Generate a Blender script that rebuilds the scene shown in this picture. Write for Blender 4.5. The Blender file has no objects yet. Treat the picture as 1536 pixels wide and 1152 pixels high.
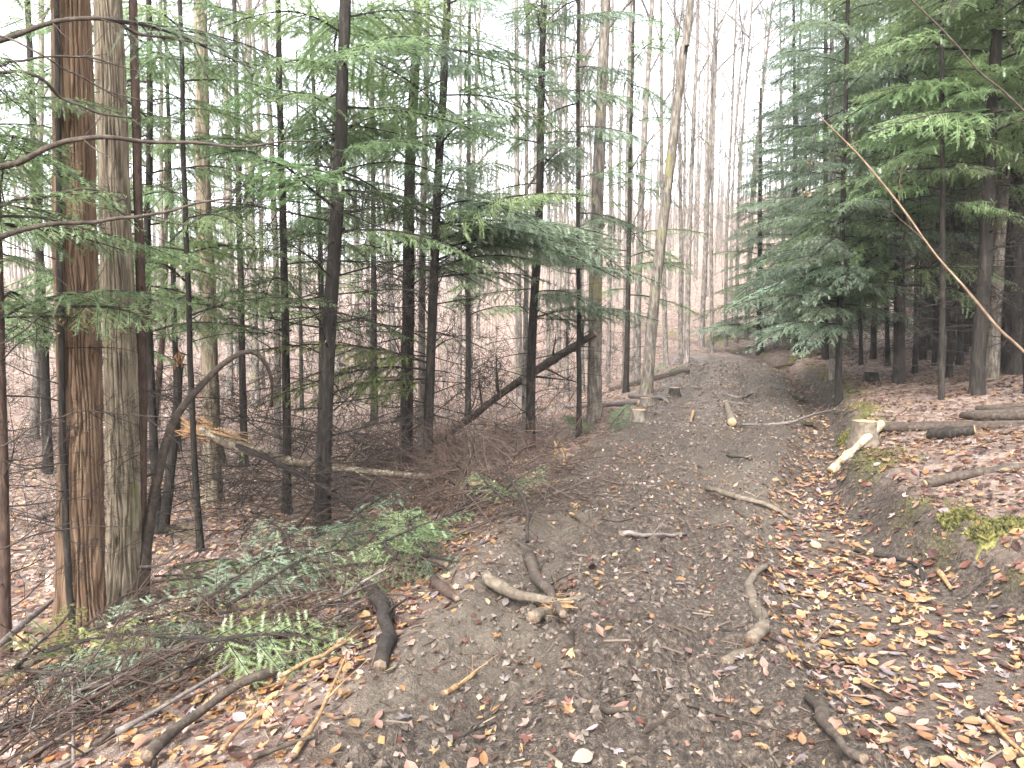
import bpy, math, random
import numpy as np
from mathutils import Vector, Matrix, Euler

# ------------------------------------------------------------------ scene, camera, light
SC = bpy.context.scene
COL = SC.collection
R = math.radians
EYE, PITCH, FPX = 1.6, R(5.2), 1160.0          # eye height, downward pitch, focal length for a 1536 px wide frame

cam_data = bpy.data.cameras.new('camera')
cam_data.sensor_width = 36.0
cam_data.lens = 36.0 * FPX / 1536.0
cam_data.clip_start = 0.05
cam_data.clip_end = 2000.0
cam = bpy.data.objects.new('camera', cam_data)
cam.location = (0, 0, EYE)
cam.rotation_euler = (R(90) - PITCH, 0, 0)
COL.objects.link(cam)
SC.camera = cam

SUN_EL, SUN_AZ = R(46), R(200)                  # a veiled sun high behind the viewer
world = bpy.data.worlds.new('World')
SC.world = world
world.use_nodes = True
nt = world.node_tree
nt.nodes.clear()
w_out = nt.nodes.new('ShaderNodeOutputWorld')
w_bg = nt.nodes.new('ShaderNodeBackground')
w_sky = nt.nodes.new('ShaderNodeTexSky')
w_sky.sky_type = 'NISHITA'
w_sky.sun_disc = False
w_sky.sun_elevation = SUN_EL
w_sky.sun_rotation = SUN_AZ
w_sky.dust_density = 3.0
w_sky.air_density = 1.0
w_sky.ozone_density = 1.0
w_hs = nt.nodes.new('ShaderNodeHueSaturation')
w_hs.inputs['Saturation'].default_value = 0.25   # overcast: the blue is gone
w_bg.inputs['Strength'].default_value = 0.15
nt.links.new(w_sky.outputs[0], w_hs.inputs['Color'])
nt.links.new(w_hs.outputs[0], w_bg.inputs['Color'])
nt.links.new(w_bg.outputs[0], w_out.inputs['Surface'])

sun_d = bpy.data.lights.new('sun', 'SUN')
sun_d.energy = 1.5
sun_d.angle = R(30)
sun_d.color = (1.0, 0.99, 0.975)
sun = bpy.data.objects.new('sun', sun_d)
_sd = Vector((math.sin(SUN_AZ) * math.cos(SUN_EL), math.cos(SUN_AZ) * math.cos(SUN_EL), math.sin(SUN_EL)))
sun.rotation_euler = (-_sd).to_track_quat('-Z', 'Y').to_euler()
sun.location = _sd * 60
COL.objects.link(sun)

SC.view_settings.view_transform = 'Standard'
SC.view_settings.look = 'None'
SC.view_settings.gamma = 1.0
SC.view_settings.use_curve_mapping = False
SC.view_settings.exposure = 2.65
SC.render.engine = 'CYCLES'
SC.cycles.use_denoising = True
SC.cycles.max_bounces = 8
SC.cycles.diffuse_bounces = 5
SC.cycles.transmission_bounces = 5
SC.cycles.glossy_bounces = 2
SC.cycles.volume_bounces = 1
SC.cycles.sample_clamp_indirect = 6.0

rng = np.random.default_rng(7)
random.seed(7)


# ------------------------------------------------------------------ noise
def _hash(ix, iy, seed):
    h = (ix.astype(np.int64) * 374761393 + iy.astype(np.int64) * 668265263 + seed * 1442695041) & 0xFFFFFFFF
    h = ((h ^ (h >> 13)) * 1274126177) & 0xFFFFFFFF
    h = h ^ (h >> 16)
    return (h & 0xFFFFFF) / float(0xFFFFFF)


def vn(x, y, seed=0):
    x = np.asarray(x, float); y = np.asarray(y, float)
    ix = np.floor(x); iy = np.floor(y)
    fx = x - ix; fy = y - iy
    fx = fx * fx * (3 - 2 * fx); fy = fy * fy * (3 - 2 * fy)
    a = _hash(ix, iy, seed); b = _hash(ix + 1, iy, seed)
    c = _hash(ix, iy + 1, seed); d = _hash(ix + 1, iy + 1, seed)
    return (a + (b - a) * fx) * (1 - fy) + (c + (d - c) * fx) * fy


def fbm(x, y, seed=0, o=3):
    s = 0; a = 0.5; t = 0
    for i in range(o):
        s = s + a * vn(x * 2 ** i, y * 2 ** i, seed + i * 17); t += a; a *= 0.5
    return s / t - 0.5


def sstep(a, b, x):
    t = np.clip((x - a) / (b - a), 0, 1)
    return t * t * (3 - 2 * t)


# ------------------------------------------------------------------ the lie of the land
_TY = [-30, -6, 0, 2.6, 4, 5.6, 8.1, 11, 14.3, 20, 25, 28, 32, 38, 60]
_TX = [-5, -.9, .2, .42, .5, .8, 1.75, 2.8, 3.85, 5.6, 6.9, 7.3, 6.9, 5.5, 0]
_WL = [1.3, 1.2, 1.2, 1.1, 1.05, 1.0, 1.18, 1.3, 1.45, 1.5, 1.4, 1.3, 1.2, 1.2, 1.2]
_WR = [1.1, 1.0, 1.0, .95, .9, .95, 1.15, 1.3, 1.45, 1.5, 1.4, 1.3, 1.2, 1.2, 1.2]


_BY = [0, 3, 5, 7.4, 10]
_BO = [1.9, 1.6, 1.0, .5, .5]          # how far the bank stands off the right trail edge


def lateral(x, y):
    e = 0.7
    xc = (np.interp(y - e, _TY, _TX) + np.interp(y, _TY, _TX) + np.interp(y + e, _TY, _TX)) / 3
    return x - xc


def zones(x, y):
    """s, mud mask, ditch mask, bank mask"""
    s = lateral(x, y)
    wl = np.interp(y, _TY, _WL); wr = np.interp(y, _TY, _WR)
    wob = fbm(x * 0.9, y * 0.9, 51) * 0.7 + fbm(x * 3, y * 3, 52) * 0.35
    mud = sstep(-wl - .35, -wl + .25, s + wob) * (1 - sstep(wr - .1, wr + .5, s + wob * .8))
    mud = mud * (1 - sstep(27, 31, y))
    bo = np.interp(y, _BY, _BO)
    ditch = sstep(wr - .25, wr + .2, s) * (1 - sstep(wr + bo + .0, wr + bo + .3, s))
    return s, mud, ditch, wl, wr


def height(x, y):
    x = np.asarray(x, float); y = np.asarray(y, float)
    s, mud, ditch, wl, wr = zones(x, y)
    e = np.maximum(-s - wl + .25, 0)
    z = -1.15 * (1 - np.exp(-(e / 3.2) ** 1.15))
    q = s - wr + (fbm(x * 1.3, y * 1.3, 61) * .35)
    bo = np.interp(y, _BY, _BO)
    bank = sstep(bo, bo + .42, q)
    bh = np.interp(y, [0, 4, 7, 12, 20, 30], [.24, .25, .24, .20, .16, .08])
    fc = np.clip(bank * (1 - bank) * 4, 0, 1)
    z = z + fc * (fbm(x * 5, y * 5, 63) * .16 + fbm(x * 14, y * 14, 64) * .10)
    z = z + bank * bh - .13 * ditch * (1 - bank)
    z = z + .115 * np.maximum(q - bo - .4, 0) * sstep(0, 1, y * .2 + .6)
    r = np.hypot(x, y)
    z = z + .075 * np.maximum(r - 38, 0) * sstep(-40, 0, y) + .05 * np.maximum(y - 27, 0) * sstep(-6, 2, s)
    forest = 1 - np.maximum(mud, ditch)
    z = z + forest * (fbm(x * .45, y * .45, 3) * .3 + fbm(x * 2, y * 2, 4) * .09)
    z = z + (fbm(x * 1.1, y * 1.1, 5) * .05 + fbm(x * 4, y * 4, 6, 3) * .05) * np.maximum(mud, .3)
    near = 1 - sstep(9, 16, r)
    cl = fbm(x * 9, y * 9, 8, 4)
    z = z + near * mud * (np.abs(cl) * .26 + fbm(x * 30, y * 30, 9, 2) * .045) * (.3 + 1.3 * vn(x * 1.6, y * 1.6, 77) ** 1.5)
    z = z + sstep(7, 12, r) * mud * (np.abs(fbm(x * 3.2, y * 3.2, 18, 3)) * .07)
    # faint wheel tracks
    z = z - .095 * mud * (np.exp(-((s - .55) / .2) ** 2) + np.exp(-((s + .55) / .22) ** 2))
    return z


def H(x, y):
    return float(height(np.array([x]), np.array([y]))[0])


_cf = Vector((0, math.cos(PITCH), -math.sin(PITCH)))
_cu = Vector((0, math.sin(PITCH), math.cos(PITCH)))


def ray(px, py):
    return Vector((1, 0, 0)) * ((px - 768) / FPX) + _cf + _cu * ((576 - py) / FPX)


def at(px, py, D):
    """the world point seen at a pixel, D metres ahead"""
    d = ray(px, py)
    return Vector((0, 0, EYE)) + d * (D / d.y)


_ts = np.concatenate([np.arange(1.0, 20, .03), np.arange(20, 120, .2)])


def ground(px, py):
    d = ray(px, py)
    X = d.x * _ts; Y = d.y * _ts; Z = EYE + d.z * _ts
    h = height(X, Y)
    k = np.argmax(Z < h)
    if not (Z[k] < h[k]): k = len(_ts) - 1
    return Vector((float(X[k]), float(Y[k]), float(h[k])))


# ------------------------------------------------------------------ mesh helpers
def mesh_np(name, V, faces, mats=(), midx=None, smooth=True, attrs=None):
    """faces: list of int arrays (n,k)"""
    me = bpy.data.meshes.new(name)
    V = np.asarray(V, np.float32)
    me.vertices.add(len(V))
    me.vertices.foreach_set('co', V.ravel())
    loops = np.concatenate([f.ravel() for f in faces]).astype(np.int32)
    tot = np.concatenate([np.full(len(f), f.shape[1], np.int32) for f in faces])
    st = np.concatenate([[0], np.cumsum(tot)[:-1]]).astype(np.int32)
    me.loops.add(len(loops)); me.loops.foreach_set('vertex_index', loops)
    me.polygons.add(len(tot))
    me.polygons.foreach_set('loop_start', st)
    me.polygons.foreach_set('loop_total', tot)
    if midx is not None:
        me.polygons.foreach_set('material_index', np.asarray(midx, np.int32))
    me.polygons.foreach_set('use_smooth', np.full(len(tot), smooth))
    for m in mats: me.materials.append(m)
    for k, a in (attrs or {}).items():
        a = np.asarray(a, np.float32)
        if a.ndim == 1:
            me.attributes.new(k, 'FLOAT', 'POINT').data.foreach_set('value', a)
        else:
            c = np.ones((len(a), 4), np.float32); c[:, :a.shape[1]] = a
            me.attributes.new(k, 'FLOAT_COLOR', 'POINT').data.foreach_set('color', c.ravel())
    me.update(calc_edges=True)
    me.validate()
    return me


class MB:
    def __init__(self):
        self.V = []; self.F = []; self.M = []; self.n = 0

    def add(self, V, F, mat=0):
        V = np.asarray(V, float); F = np.asarray(F, int)
        self.V.append(V); self.F.append(F + self.n); self.M.append(np.full(len(F), mat)); self.n += len(V)

    def tube(self, P, Rr, sides=6, mat=0, cap=True, wob=0.0):
        P = np.asarray(P, float); Rr = np.asarray(Rr, float)
        n = len(P)
        t = np.gradient(P, axis=0)
        t /= np.linalg.norm(t, axis=1, keepdims=True) + 1e-9
        if n > 2:
            c = P - P.mean(0)
            ref = np.linalg.svd(c, full_matrices=True)[2][2]
        else:
            ref = np.eye(3)[np.argmin(np.abs(t[0]))]
        u = np.cross(t, ref); u /= np.linalg.norm(u, axis=1, keepdims=True) + 1e-9
        v = np.cross(t, u)
        a = np.arange(sides) * 2 * math.pi / sides
        rr = Rr[:, None] * np.ones(sides)
        if wob: rr = rr * (1 + rng.normal(0, wob, rr.shape))
        V = P[:, None] + rr[..., None] * (np.cos(a)[None, :, None] * u[:, None] + np.sin(a)[None, :, None] * v[:, None])
        i = np.arange(n - 1)[:, None] * sides; j = np.arange(sides)[None]
        j2 = (j + 1) % sides
        F = np.stack([i + j, i + sides + j, i + sides + j2, i + j2], -1).reshape(-1, 4)
        off = self.n
        self.add(V.reshape(-1, 3), F, mat)
        if cap:
            for k in (0, n - 1):
                idx = np.arange(sides) + k * sides + off
                if k == 0: idx = idx[::-1]
                c = np.array([P[k]])
                self.V.append(c); ci = self.n; self.n += 1
                tr = np.stack([idx[::-1], np.roll(idx[::-1], -1), np.full(sides, ci)], -1)
                self.F.append(tr); self.M.append(np.full(sides, mat))

    def mesh(self, name, mats, smooth=True):
        V = np.concatenate(self.V)
        return mesh_np(name, V, self.F, mats, np.concatenate(self.M), smooth)


def obj(name, me, parent=None, loc=None, rot=None, scale=None):
    o = bpy.data.objects.new(name, me)
    COL.objects.link(o)
    if parent is not None: o.parent = parent
    if loc is not None: o.location = loc
    if rot is not None: o.rotation_euler = rot
    if scale is not None: o.scale = (scale,) * 3 if isinstance(scale, (int, float)) else scale
    return o


def tag(o, label, cat, group=None):
    o['label'] = label; o['category'] = cat
    if group: o['group'] = group
    return o


def thing(name, loc, label, cat, group=None):
    return tag(obj(name, None, loc=loc), label, cat, group)


def smooth_path(pts, n):
    """Catmull-Rom resample"""
    P = np.asarray([tuple(p) for p in pts], float)
    if len(P) == 2: return P[0] + (P[1] - P[0]) * np.linspace(0, 1, n)[:, None]
    Q = np.concatenate([[2 * P[0] - P[1]], P, [2 * P[-1] - P[-2]]])
    d = np.concatenate([[0], np.cumsum(np.linalg.norm(np.diff(P, axis=0), axis=1))])
    u = np.linspace(0, d[-1], n)
    k = np.clip(np.searchsorted(d, u, side='right') - 1, 0, len(P) - 2)
    t = ((u - d[k]) / (d[k + 1] - d[k] + 1e-9))[:, None]
    p0, p1, p2, p3 = Q[k], Q[k + 1], Q[k + 2], Q[k + 3]
    return .5 * (2 * p1 + (p2 - p0) * t + (2 * p0 - 5 * p1 + 4 * p2 - p3) * t ** 2 + (3 * p1 - p0 - 3 * p2 + p3) * t ** 3)


# ------------------------------------------------------------------ materials
def new_mat(name):
    m = bpy.data.materials.new(name); m.use_nodes = True
    nt = m.node_tree
    b = nt.nodes['Principled BSDF']
    return m, nt, b


def N(nt, kind, **kw):
    n = nt.nodes.new(kind)
    for k, v in kw.items():
        if k in n.inputs.keys(): n.inputs[k].default_value = v
        else: setattr(n, k, v)
    return n


def ramp(nt, src, stops):
    r = nt.nodes.new('ShaderNodeValToRGB')
    e = r.color_ramp.elements
    while len(e) > 1: e.remove(e[-1])
    e[0].position, e[0].color = stops[0][0], (*stops[0][1], 1)
    for p, c in stops[1:]:
        x = e.new(p); x.color = (*c, 1)
    nt.links.new(src, r.inputs[0])
    return r.outputs[0]


def mix(nt, fac, a, b, mode='MIX'):
    m = nt.nodes.new('ShaderNodeMix'); m.data_type = 'RGBA'; m.blend_type = mode
    for sock, val in ((m.inputs['Factor'], fac), (m.inputs['A'], a), (m.inputs['B'], b)):
        if isinstance(val, bpy.types.NodeSocket): nt.links.new(val, sock)
        elif isinstance(val, (int, float)): sock.default_value = val
        else: sock.default_value = (*val, 1)
    return m.outputs['Result']


def mapped(nt, scale, rnd=False):
    tc = nt.nodes.new('ShaderNodeTexCoord')
    mp = nt.nodes.new('ShaderNodeMapping')
    mp.inputs['Scale'].default_value = scale
    nt.links.new(tc.outputs['Object'], mp.inputs['Vector'])
    if rnd:
        oi = nt.nodes.new('ShaderNodeObjectInfo')
        ml = N(nt, 'ShaderNodeMath', operation='MULTIPLY'); ml.inputs[1].default_value = 50
        nt.links.new(oi.outputs['Random'], ml.inputs[0])
        nt.links.new(ml.outputs[0], mp.inputs['Location'])
    return mp.outputs[0]


def noise_tex(nt, vec, scale, detail=4, rough=.6, dist=0):
    n = nt.nodes.new('ShaderNodeTexNoise')
    n.inputs['Scale'].default_value = scale; n.inputs['Detail'].default_value = detail
    n.inputs['Roughness'].default_value = rough; n.inputs['Distortion'].default_value = dist
    nt.links.new(vec, n.inputs['Vector'])
    return n.outputs['Fac']


def bump(nt, b, h, strength, dist):
    bp = nt.nodes.new('ShaderNodeBump')
    bp.inputs['Strength'].default_value = strength; bp.inputs['Distance'].default_value = dist
    nt.links.new(h, bp.inputs['Height'])
    nt.links.new(bp.outputs[0], b.inputs['Normal'])


def bark(name, dark, mid, light, zs=.12, sc=26, rough=.85, lichen=None, lichen_amt=.5, bstr=.8, bdist=.02):
    m, nt, b = new_mat(name)
    v = mapped(nt, (1, 1, zs), True)
    f = noise_tex(nt, v, sc, 6, .65, .4)
    c = ramp(nt, f, [(.36, dark), (.5, mid), (.64, light)])
    v2 = mapped(nt, (1, 1, .5), True)
    g = noise_tex(nt, v2, 3.2, 4, .6)
    if lichen:
        c = mix(nt, ramp(nt, g, [(lichen_amt, (0, 0, 0)), (lichen_amt + .12, (1, 1, 1))]), c, lichen)
    else:
        c = mix(nt, g, c, tuple(x * .6 for x in mid))
    nt.links.new(c, b.inputs['Base Color'])
    b.inputs['Roughness'].default_value = rough
    b.inputs['Specular IOR Level'].default_value = .3
    bump(nt, b, f, bstr, bdist)
    return m


M = {}
M['hemlock_bark'] = bark('hemlock_bark', (.006, .005, .004), (.021, .0165, .0125), (.065, .052, .041), .18, 30)
M['red_bark'] = bark('red_bark', (.026, .015, .011), (.066, .039, .028), (.125, .08, .058), .25, 30)
M['ridged_bark'] = bark('ridged_bark', (.055, .032, .019), (.15, .092, .056), (.27, .185, .12), .10, 22, bdist=.03)
M['grey_ridged'] = bark('grey_ridged', (.065, .05, .034), (.15, .12, .083), (.25, .205, .148), .12, 26, lichen=(.12, .12, .045), lichen_amt=.62, bdist=.03)
M['maple_bark'] = bark('maple_bark', (.045, .037, .029), (.11, .092, .074), (.20, .175, .145), .2, 20, lichen=(.14, .13, .05), lichen_amt=.58)
M['pale_bark'] = bark('pale_bark', (.06, .05, .042), (.135, .115, .098), (.24, .21, .185), .3, 18, lichen=(.17, .15, .09), lichen_amt=.6)
M['birch_log'] = bark('birch_log', (.035, .027, .019), (.11, .085, .058), (.24, .205, .155), .9, 14, lichen=(.22, .27, .14), lichen_amt=.6)
M['twig'] = bark('twig', (.010, .0075, .006), (.024, .018, .0145), (.05, .039, .032), .4, 30)
M['red_twig'] = bark('red_twig', (.030, .018, .013), (.068, .043, .032), (.13, .092, .07), .9, 24)
M['grey_twig'] = bark('grey_twig', (.07, .057, .049), (.145, .12, .105), (.25, .215, .19), .9, 24)
M['brown_limb'] = bark('brown_limb', (.026, .019, .014), (.062, .046, .035), (.125, .098, .076), .9, 24)
M['muddy_wood'] = bark('muddy_wood', (.06, .045, .032), (.125, .098, .072), (.205, .168, .128), .9, 20)
M['bare_wood'] = bark('bare_wood', (.11, .062, .03), (.25, .15, .075), (.39, .27, .15), .12, 40, rough=.7, bstr=.4, bdist=.006)
M['orange_wood'] = bark('orange_wood', (.15, .072, .03), (.29, .155, .07), (.40, .255, .14), .12, 50, rough=.7, bstr=.5, bdist=.01)
M['pale_log'] = bark('pale_log', (.12, .092, .06), (.26, .21, .135), (.38, .325, .225), .9, 16, lichen=(.16, .12, .08), lichen_amt=.6)
M['brush'] = bark('brush', (.085, .068, .058), (.17, .14, .12), (.27, .235, .205), .5, 8)
M['tan_pole'] = bark('tan_pole', (.085, .052, .032), (.16, .105, .068), (.25, .175, .12), .7, 14)
M['broken_end'] = bark('broken_end', (.07, .05, .035), (.16, .115, .08), (.30, .22, .15), 1.0, 40)
M['cut_wood'] = bark('cut_wood', (.2, .135, .075), (.32, .225, .13), (.42, .32, .2), 1.0, 12, bstr=.2, bdist=.004)


def needle_mat(name, a, b_, c_):
    m, nt, b = new_mat(name)
    oi = nt.nodes.new('ShaderNodeObjectInfo')
    v = mapped(nt, (1, 1, 1))
    f = noise_tex(nt, v, 7, 3, .6)
    c = ramp(nt, f, [(.3, a), (.52, b_), (.75, c_)])
    hs = nt.nodes.new('ShaderNodeHueSaturation')
    mr = N(nt, 'ShaderNodeMapRange'); mr.inputs['To Min'].default_value = .65; mr.inputs['To Max'].default_value = 1.25
    nt.links.new(oi.outputs['Random'], mr.inputs['Value']); nt.links.new(mr.outputs[0], hs.inputs['Value'])
    mr2 = N(nt, 'ShaderNodeMapRange'); mr2.inputs['To Min'].default_value = .487; mr2.inputs['To Max'].default_value = .525
    ml = N(nt, 'ShaderNodeMath', operation='FRACT'); m3 = N(nt, 'ShaderNodeMath', operation='MULTIPLY'); m3.inputs[1].default_value = 7.31
    nt.links.new(oi.outputs['Random'], m3.inputs[0]); nt.links.new(m3.outputs[0], ml.inputs[0])
    nt.links.new(ml.outputs[0], mr2.inputs['Value']); nt.links.new(mr2.outputs[0], hs.inputs['Hue'])
    nt.links.new(c, hs.inputs['Color'])
    nt.links.new(hs.outputs[0], b.inputs['Base Color'])
    b.inputs['Roughness'].default_value = .34
    b.inputs['Specular IOR Level'].default_value = .9
    tr = nt.nodes.new('ShaderNodeBsdfTranslucent')
    nt.links.new(hs.outputs[0], tr.inputs['Color'])
    ms = nt.nodes.new('ShaderNodeMixShader'); ms.inputs[0].default_value = .52
    out = nt.nodes['Material Output']
    nt.links.new(b.outputs[0], ms.inputs[1]); nt.links.new(tr.outputs[0], ms.inputs[2]); nt.links.new(ms.outputs[0], out.inputs['Surface'])
    return m


M['needles'] = needle_mat('needles', (.11, .16, .075), (.215, .29, .135), (.33, .415, .205))
M['needles_blue'] = needle_mat('needles_blue', (.125, .165, .11), (.23, .295, .195), (.34, .415, .295))
M['needles_young'] = needle_mat('needles_young', (.11, .135, .04), (.20, .235, .07), (.31, .34, .12))


def leaf_mat(name, per_object):
    m, nt, b = new_mat(name)
    if per_object:
        oi = nt.nodes.new('ShaderNodeObjectInfo'); c = oi.outputs['Color']
    else:
        at_ = nt.nodes.new('ShaderNodeAttribute'); at_.attribute_name = 'col'; c = at_.outputs['Color']
    v = mapped(nt, (1, 1, 1))
    f = noise_tex(nt, v, 60 if per_object else 35, 3, .6)
    c2 = mix(nt, f, c, (.55, .5, .5), 'MULTIPLY')
    nt.links.new(c2, b.inputs['Base Color'])
    b.inputs['Roughness'].default_value = .38
    b.inputs['Specular IOR Level'].default_value = .55
    tr = nt.nodes.new('ShaderNodeBsdfTranslucent'); nt.links.new(c2, tr.inputs['Color'])
    ms = nt.nodes.new('ShaderNodeMixShader'); ms.inputs[0].default_value = .12
    out = nt.nodes['Material Output']
    nt.links.new(b.outputs[0], ms.inputs[1]); nt.links.new(tr.outputs[0], ms.inputs[2]); nt.links.new(ms.outputs[0], out.inputs['Surface'])
    return m


M['leaf'] = leaf_mat('dead_leaf', True)
M['litter'] = leaf_mat('leaf_litter', False)
M['chips'] = leaf_mat('wood_chips', False)
M['chips'].node_tree.nodes['Principled BSDF'].inputs['Roughness'].default_value = .9
M['chips'].node_tree.nodes['Principled BSDF'].inputs['Specular IOR Level'].default_value = .15


def ground_mat():
    m, nt, b = new_mat('woodland_soil')
    tc = nt.nodes.new('ShaderNodeTexCoord'); v = tc.outputs['Object']
    def attr(n):
        a = nt.nodes.new('ShaderNodeAttribute'); a.attribute_name = n; return a.outputs['Fac']
    mud, wet, moss, dry = attr('mud'), attr('wet'), attr('moss'), attr('dry')
    f1 = noise_tex(nt, v, 2.2, 5, .6); f2 = noise_tex(nt, v, 38, 5, .7)
    mudc = ramp(nt, f2, [(.34, (.017, .012, .009)), (.5, (.080, .059, .044)), (.66, (.19, .152, .118))])
    mudc = mix(nt, ramp(nt, f1, [(.35, (0, 0, 0)), (.7, (.55, .55, .55))]), mudc, (.052, .038, .028))
    mudc = mix(nt, dry, mudc, (.165, .135, .102))
    vo = nt.nodes.new('ShaderNodeTexVoronoi'); vo.inputs['Scale'].default_value = 11; vo.inputs['Randomness'].default_value = 1
    nt.links.new(v, vo.inputs['Vector'])
    sp = nt.nodes.new('ShaderNodeSeparateColor'); nt.links.new(vo.outputs['Color'], sp.inputs[0])
    lf = ramp(nt, sp.outputs[0], [(0, (.07, .048, .036)), (.3, (.18, .125, .098)), (.55, (.29, .212, .17)), (.8, (.39, .305, .25)), (.95, (.45, .35, .27))])
    lf = mix(nt, f1, lf, (.18, .12, .095))
    c = mix(nt, mud, lf, mudc)
    mc = ramp(nt, f2, [(.3, (.05, .055, .012)), (.7, (.17, .165, .03))])
    c = mix(nt, moss, c, mc)
    nt.links.new(c, b.inputs['Base Color'])
    rr = N(nt, 'ShaderNodeMapRange'); rr.inputs['To Min'].default_value = .85; rr.inputs['To Max'].default_value = .16
    nt.links.new(wet, rr.inputs['Value']); nt.links.new(rr.outputs[0], b.inputs['Roughness'])
    b.inputs['Specular IOR Level'].default_value = .35
    ad = N(nt, 'ShaderNodeMath', operation='ADD')
    f3 = noise_tex(nt, v, 110, 3, .6)
    nt.links.new(f2, ad.inputs[0]); nt.links.new(f3, ad.inputs[1])
    bump(nt, b, ad.outputs[0], 1.0, .035)
    return m


M['soil'] = ground_mat()
mm, nt_, b_ = new_mat('mud_clod')
_f = noise_tex(nt_, mapped(nt_, (1, 1, 1)), 30, 4, .6)
nt_.links.new(ramp(nt_, _f, [(.3, (.022, .015, .011)), (.5, (.07, .051, .038)), (.75, (.17, .133, .10))]), b_.inputs['Base Color'])
b_.inputs['Roughness'].default_value = .6
M['clod'] = mm
mm, nt_, b_ = new_mat('moss')
_f = noise_tex(nt_, mapped(nt_, (1, 1, 1)), 25, 4, .6)
nt_.links.new(ramp(nt_, _f, [(.36, (.028, .03, .01)), (.5, (.08, .075, .018)), (.66, (.17, .15, .04))]), b_.inputs['Base Color'])
b_.inputs['Roughness'].default_value = .9
M['moss'] = mm
mm, nt_, b_ = new_mat('puddle_water')
b_.inputs['Base Color'].default_value = (.05, .038, .028, 1); b_.inputs['Roughness'].default_value = .06
M['water'] = mm

# ------------------------------------------------------------------ ground
fine = np.arange(-72, 72.01, .32)
coarse = np.arange(76, 285, 6.0)
ang = np.radians(np.concatenate([fine, coarse]))
rad = np.concatenate([[0.05, .25], np.exp(np.arange(math.log(.5), math.log(420), .0088))])
A, RR = np.meshgrid(ang, rad)
GX = RR * np.sin(A); GY = RR * np.cos(A) - .5
GZ = height(GX.ravel(), GY.ravel())
gx, gy = GX.ravel(), GY.ravel()
s_, mud_, ditch_, wl_, wr_ = zones(gx, gy)
na, nr = len(ang), len(rad)
i = np.arange(nr - 1)[:, None] * na; j = np.arange(na)[None]; j2 = (j + 1) % na
F = np.stack([i + j, i + j2, i + na + j2, i + na + j], -1).reshape(-1, 4)
wet_ = np.clip(mud_ * (sstep(8, 13, gy) * .8 + .12 + fbm(gx * .8, gy * .8, 91) * 1.3 + ditch_ * .2), 0, .95)
bo_ = np.interp(gy, _BY, _BO)
moss_ = sstep(-.12, .05, fbm(gx * 1.6, gy * 1.6, 95)) * np.clip(1 - np.abs(s_ - wr_ - bo_ - .45) / .35, 0, 1) * (gy > 3)
face_ = np.clip(1 - np.abs(s_ - wr_ - bo_ - .2) / .3, 0, 1) ** .5 * (gy < 22)
dry_ = mud_ * sstep(.0, .22, fbm(gx * .9, gy * .5, 97)) * (1 - sstep(6, 11, gy)) * .6
att = dict(mud=np.clip(mud_ + ditch_ * .8 + face_, 0, 1), wet=wet_, moss=moss_, dry=dry_)
fm = mud_[F].mean(1) > .5
for nm, sel in (('trail', fm), ('forest_floor', ~fm)):
    f = F[sel]
    used, inv = np.unique(f.ravel(), return_inverse=True)
    me = mesh_np(nm, np.stack([gx, gy, GZ], -1)[used], [inv.reshape(-1, 4)], [M['soil']], attrs={k: v[used] for k, v in att.items()})
    obj(nm, me)['kind'] = 'structure'


def puddle(px, py, rx, ry, dz):
    c = ground(px, py)
    a = np.linspace(0, 2 * math.pi, 24, endpoint=False)
    k = 1 + .25 * np.sin(a * 3 + px) + .15 * np.sin(a * 5)
    P = np.stack([c.x + rx * k * np.cos(a), c.y + ry * k * np.sin(a), np.zeros(24)], -1)
    zz = np.percentile(height(c.x + (P[:, 0] - c.x) * .6, c.y + (P[:, 1] - c.y) * .6), 18) + dz
    V = np.concatenate([[[c.x, c.y, zz]], np.column_stack([P[:, :2], np.full(24, zz)])])
    Fk = np.stack([np.zeros(24, int), 1 + np.arange(24), 1 + (np.arange(24) + 1) % 24], -1)
    obj('puddle', mesh_np('puddle', V, [Fk], [M['water']]))['kind'] = 'structure'


puddle(1035, 608, .5, .45, .0); puddle(1165, 592, .45, .6, .0); puddle(1215, 738, .28, .22, .0); puddle(1120, 655, .22, .25, .0); puddle(1185, 625, .3, .4, .0)


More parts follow.
